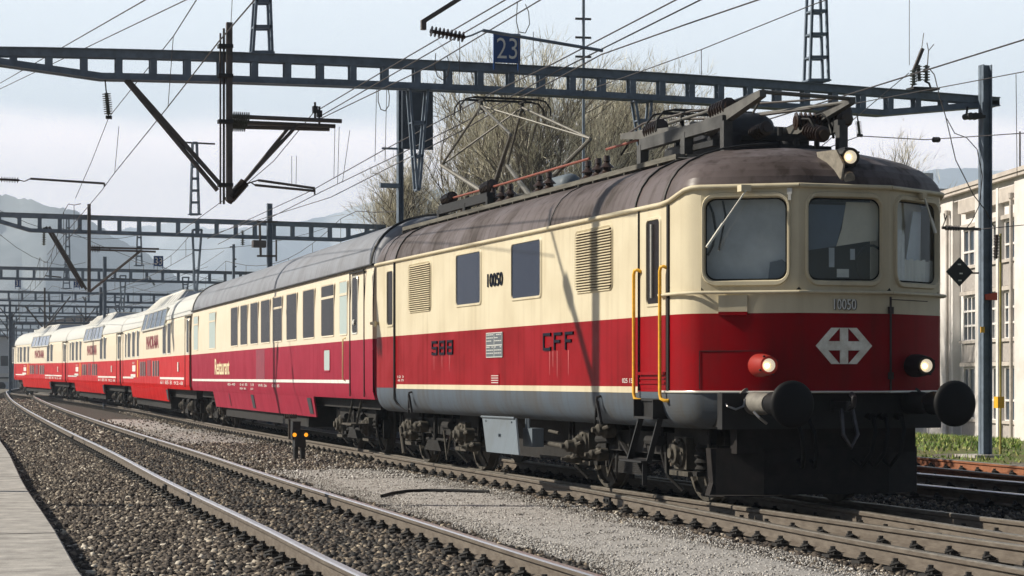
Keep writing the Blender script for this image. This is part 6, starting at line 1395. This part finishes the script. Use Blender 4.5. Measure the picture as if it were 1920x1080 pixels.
# ------------------------------------------------------------------ bare trees: trunk, limbs and a cloud of fine twigs
BARK = mat('bark_grey_brown', (.13, .105, .08), .9, var=.4, scale=3)
TWIG = mat('budding_twigs', (.3, .2, .1), .8, island=[(0, (.22, .20, .14)), (.4, (.50, .46, .34)), (.8, (.72, .67, .52)), (1, (.84, .80, .66))])
def bare_tree(label, base, H, spread, seed, up=.62, n0=9, fine=3, name='bare_tree'):
    r_ = random.Random(seed); t = thing(name, label, 'tree', base); B = Vector(base)
    tr = MB(); br = MB(); tw = []; tws = []
    def seg(mb, p, q, r0, r1, n=5): 
        u_, v_ = orth(q-p); n_ = n; vs = [p+(u_*math.cos(k*2*math.pi/n_)+v_*math.sin(k*2*math.pi/n_))*r0 for k in range(n_)]+[q+(u_*math.cos(k*2*math.pi/n_)+v_*math.sin(k*2*math.pi/n_))*r1 for k in range(n_)]
        mb.add(vs, [(k, (k+1) % n_, n_+(k+1) % n_, n_+k) for k in range(n_)])
    def rv(): return Vector((r_.gauss(0, 1), r_.gauss(0, 1), r_.gauss(0, 1))).normalized()
    def grow(p, d, L, rad, dep):
        if dep == 0:
            for k in range(fine):
                dd = (d+rv()*.55+Vector((0, 0, .25))).normalized(); q = p+d*L*r_.random(); e = q+dd*r_.uniform(.5, 1.15)*L*1.0
                sd = dd.cross(rv()).normalized()*.010
                tw.extend([q-sd, q+sd, e])
            return
        n = 3; q = p; dd = d
        for k in range(n):
            nd_ = (dd+rv()*.16+Vector((0, 0, .05))).normalized(); e = q+nd_*L/n; seg(br, q, e, rad*(1-.22*k), rad*(1-.22*(k+1)), 4 if dep < 4 else 5)
            q = e; dd = nd_
            kids = r_.choice((1, 2)) if k < n-1 else 2
            for c in range(kids):
                cd = (dd+rv()*.62+Vector((0, 0, .16))).normalized(); grow(q, cd, L*r_.uniform(.55, .78), rad*.5, dep-1)
    p = B.copy(); d = Vector((0, 0, 1)); rad = H*.026; zt = H*.16
    seg(tr, p, p+Vector((.1, .1, zt)), rad*1.25, rad); p = p+Vector((.1, .1, zt))
    for k in range(n0):
        a = k*2.4+r_.random(); lean = r_.uniform(.12, 1-up); hh = p+Vector((0, 0, H*.5*(k/n0)))
        dd = Vector((math.cos(a)*lean*spread, math.sin(a)*lean*spread, 1)).normalized()
        grow(hh, dd, H*r_.uniform(.30, .36)*(1-.45*k/n0), rad*.55*(1-.5*k/n0), 4)
    seg(tr, p, p+Vector((.1, -.1, H*.5)), rad, rad*.35)
    o = build('trunk', tr, BARK, t); build('limbs', br, BARK, o, 0)
    me = bpy.data.meshes.new('crown'); me.from_pydata([tuple(v-B) for v in tw], [], [(3*i, 3*i+1, 3*i+2) for i in range(len(tw)//3)]); me.materials.append(TWIG)
    c = bpy.data.objects.new('crown', me); COL.objects.link(c); c.parent = t; return t
def tree_at(px, ytop, Y, label, seed, spread=1.0, **k):
    p = onY(px, ytop, Y); return bare_tree(label, (p.x, Y, -.2), (p.z+.2)*.93, spread, seed, **k)
tree_at(1125, 118, 92, 'tallest bare tree with tan budding twigs, behind the middle of the nearest gantry', 3, .75)
tree_at(1000, 108, 86, 'broad bare tree behind the raised pantograph', 8, .8)
tree_at(885, 132, 95, 'bare tree just right of the signal box with many upright limbs', 12, .5, n0=7)
tree_at(1225, 150, 96, 'bare tree rising between the pantographs over the locomotive roof', 21, .9)
tree_at(755, 285, 99, 'low bare tree left of the signal mast above the coach roof', 31, .4, n0=6, fine=4)
tree_at(1360, 262, 94, 'small thin bare tree behind the folded pantograph', 44, 1.2, fine=4)
tree_at(1640, 262, 96, 'sparse leafless tree tip showing over the cab roof near the top headlight', 51, .9, fine=2, n0=3)

# ------------------------------------------------------------------ hills and the air before them
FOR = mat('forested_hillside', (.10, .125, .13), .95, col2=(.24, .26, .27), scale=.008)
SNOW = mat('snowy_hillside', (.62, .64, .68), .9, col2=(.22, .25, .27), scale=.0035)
def ridge(name, tab, D, mt, rough, seed):
    r_ = random.Random(seed); mb = MB(); pxs = list(range(tab[0][0], tab[-1][0], 6)); n = len(pxs); j_ = 0
    for px in pxs:
        y = interp(tab, px); b = math.atan((px-960)/FPX)+TH; X, Y = D*math.sin(b), D*math.cos(b); z = zof(y, X, Y)
        j_ = .7*j_+r_.uniform(-1, 1)*rough
        for k, (f, h) in enumerate(((1., 1.), (.93, .72), (.86, .45), (.80, .22), (.70, .0))):
            w_ = 1+.05*math.sin(px*.02+k*2)+.01*math.sin(px*.031+k)
            mb.v.append((X*f*w_ if k else X, Y*f*w_ if k else Y, max(-2, z*h*(1 if k == 0 else 1+.10*math.sin(px*.013+k*1.7)))+(j_+r_.uniform(-1, 1)*rough*.6 if k == 0 else 0)))
    for i in range(n-1):
        for k in range(4): mb.f.append((i*5+k, (i+1)*5+k, (i+1)*5+k+1, i*5+k+1)); mb.m.append(0)
    return struct(name, mb, mt, 80)
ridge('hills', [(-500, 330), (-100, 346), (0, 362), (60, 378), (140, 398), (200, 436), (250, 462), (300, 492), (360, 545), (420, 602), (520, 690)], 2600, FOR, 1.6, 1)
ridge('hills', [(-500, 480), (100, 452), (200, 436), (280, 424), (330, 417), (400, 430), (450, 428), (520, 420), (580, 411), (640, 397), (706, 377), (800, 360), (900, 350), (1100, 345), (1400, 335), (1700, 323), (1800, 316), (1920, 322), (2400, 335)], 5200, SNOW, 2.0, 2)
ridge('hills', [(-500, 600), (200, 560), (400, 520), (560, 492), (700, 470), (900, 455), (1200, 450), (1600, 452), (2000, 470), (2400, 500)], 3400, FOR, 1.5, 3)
m = MB(); m.box(-2500, 6500, -400, 5800, -8, 545); hz_ = build('haze', m, [], None, 0); hz_['kind'] = 'stuff'
hm = bpy.data.materials.new('haze'); hm.use_nodes = True; n = hm.node_tree.nodes; n.remove(n['Principled BSDF']); v = n.new('ShaderNodeVolumePrincipled')
v.inputs['Color'].default_value = (.70, .83, 1, 1); v.inputs['Density'].default_value = HAZE; v.inputs['Anisotropy'].default_value = .0
hm.node_tree.links.new(v.outputs[0], n['Material Output'].inputs['Volume']); hz_.data.materials.append(hm)
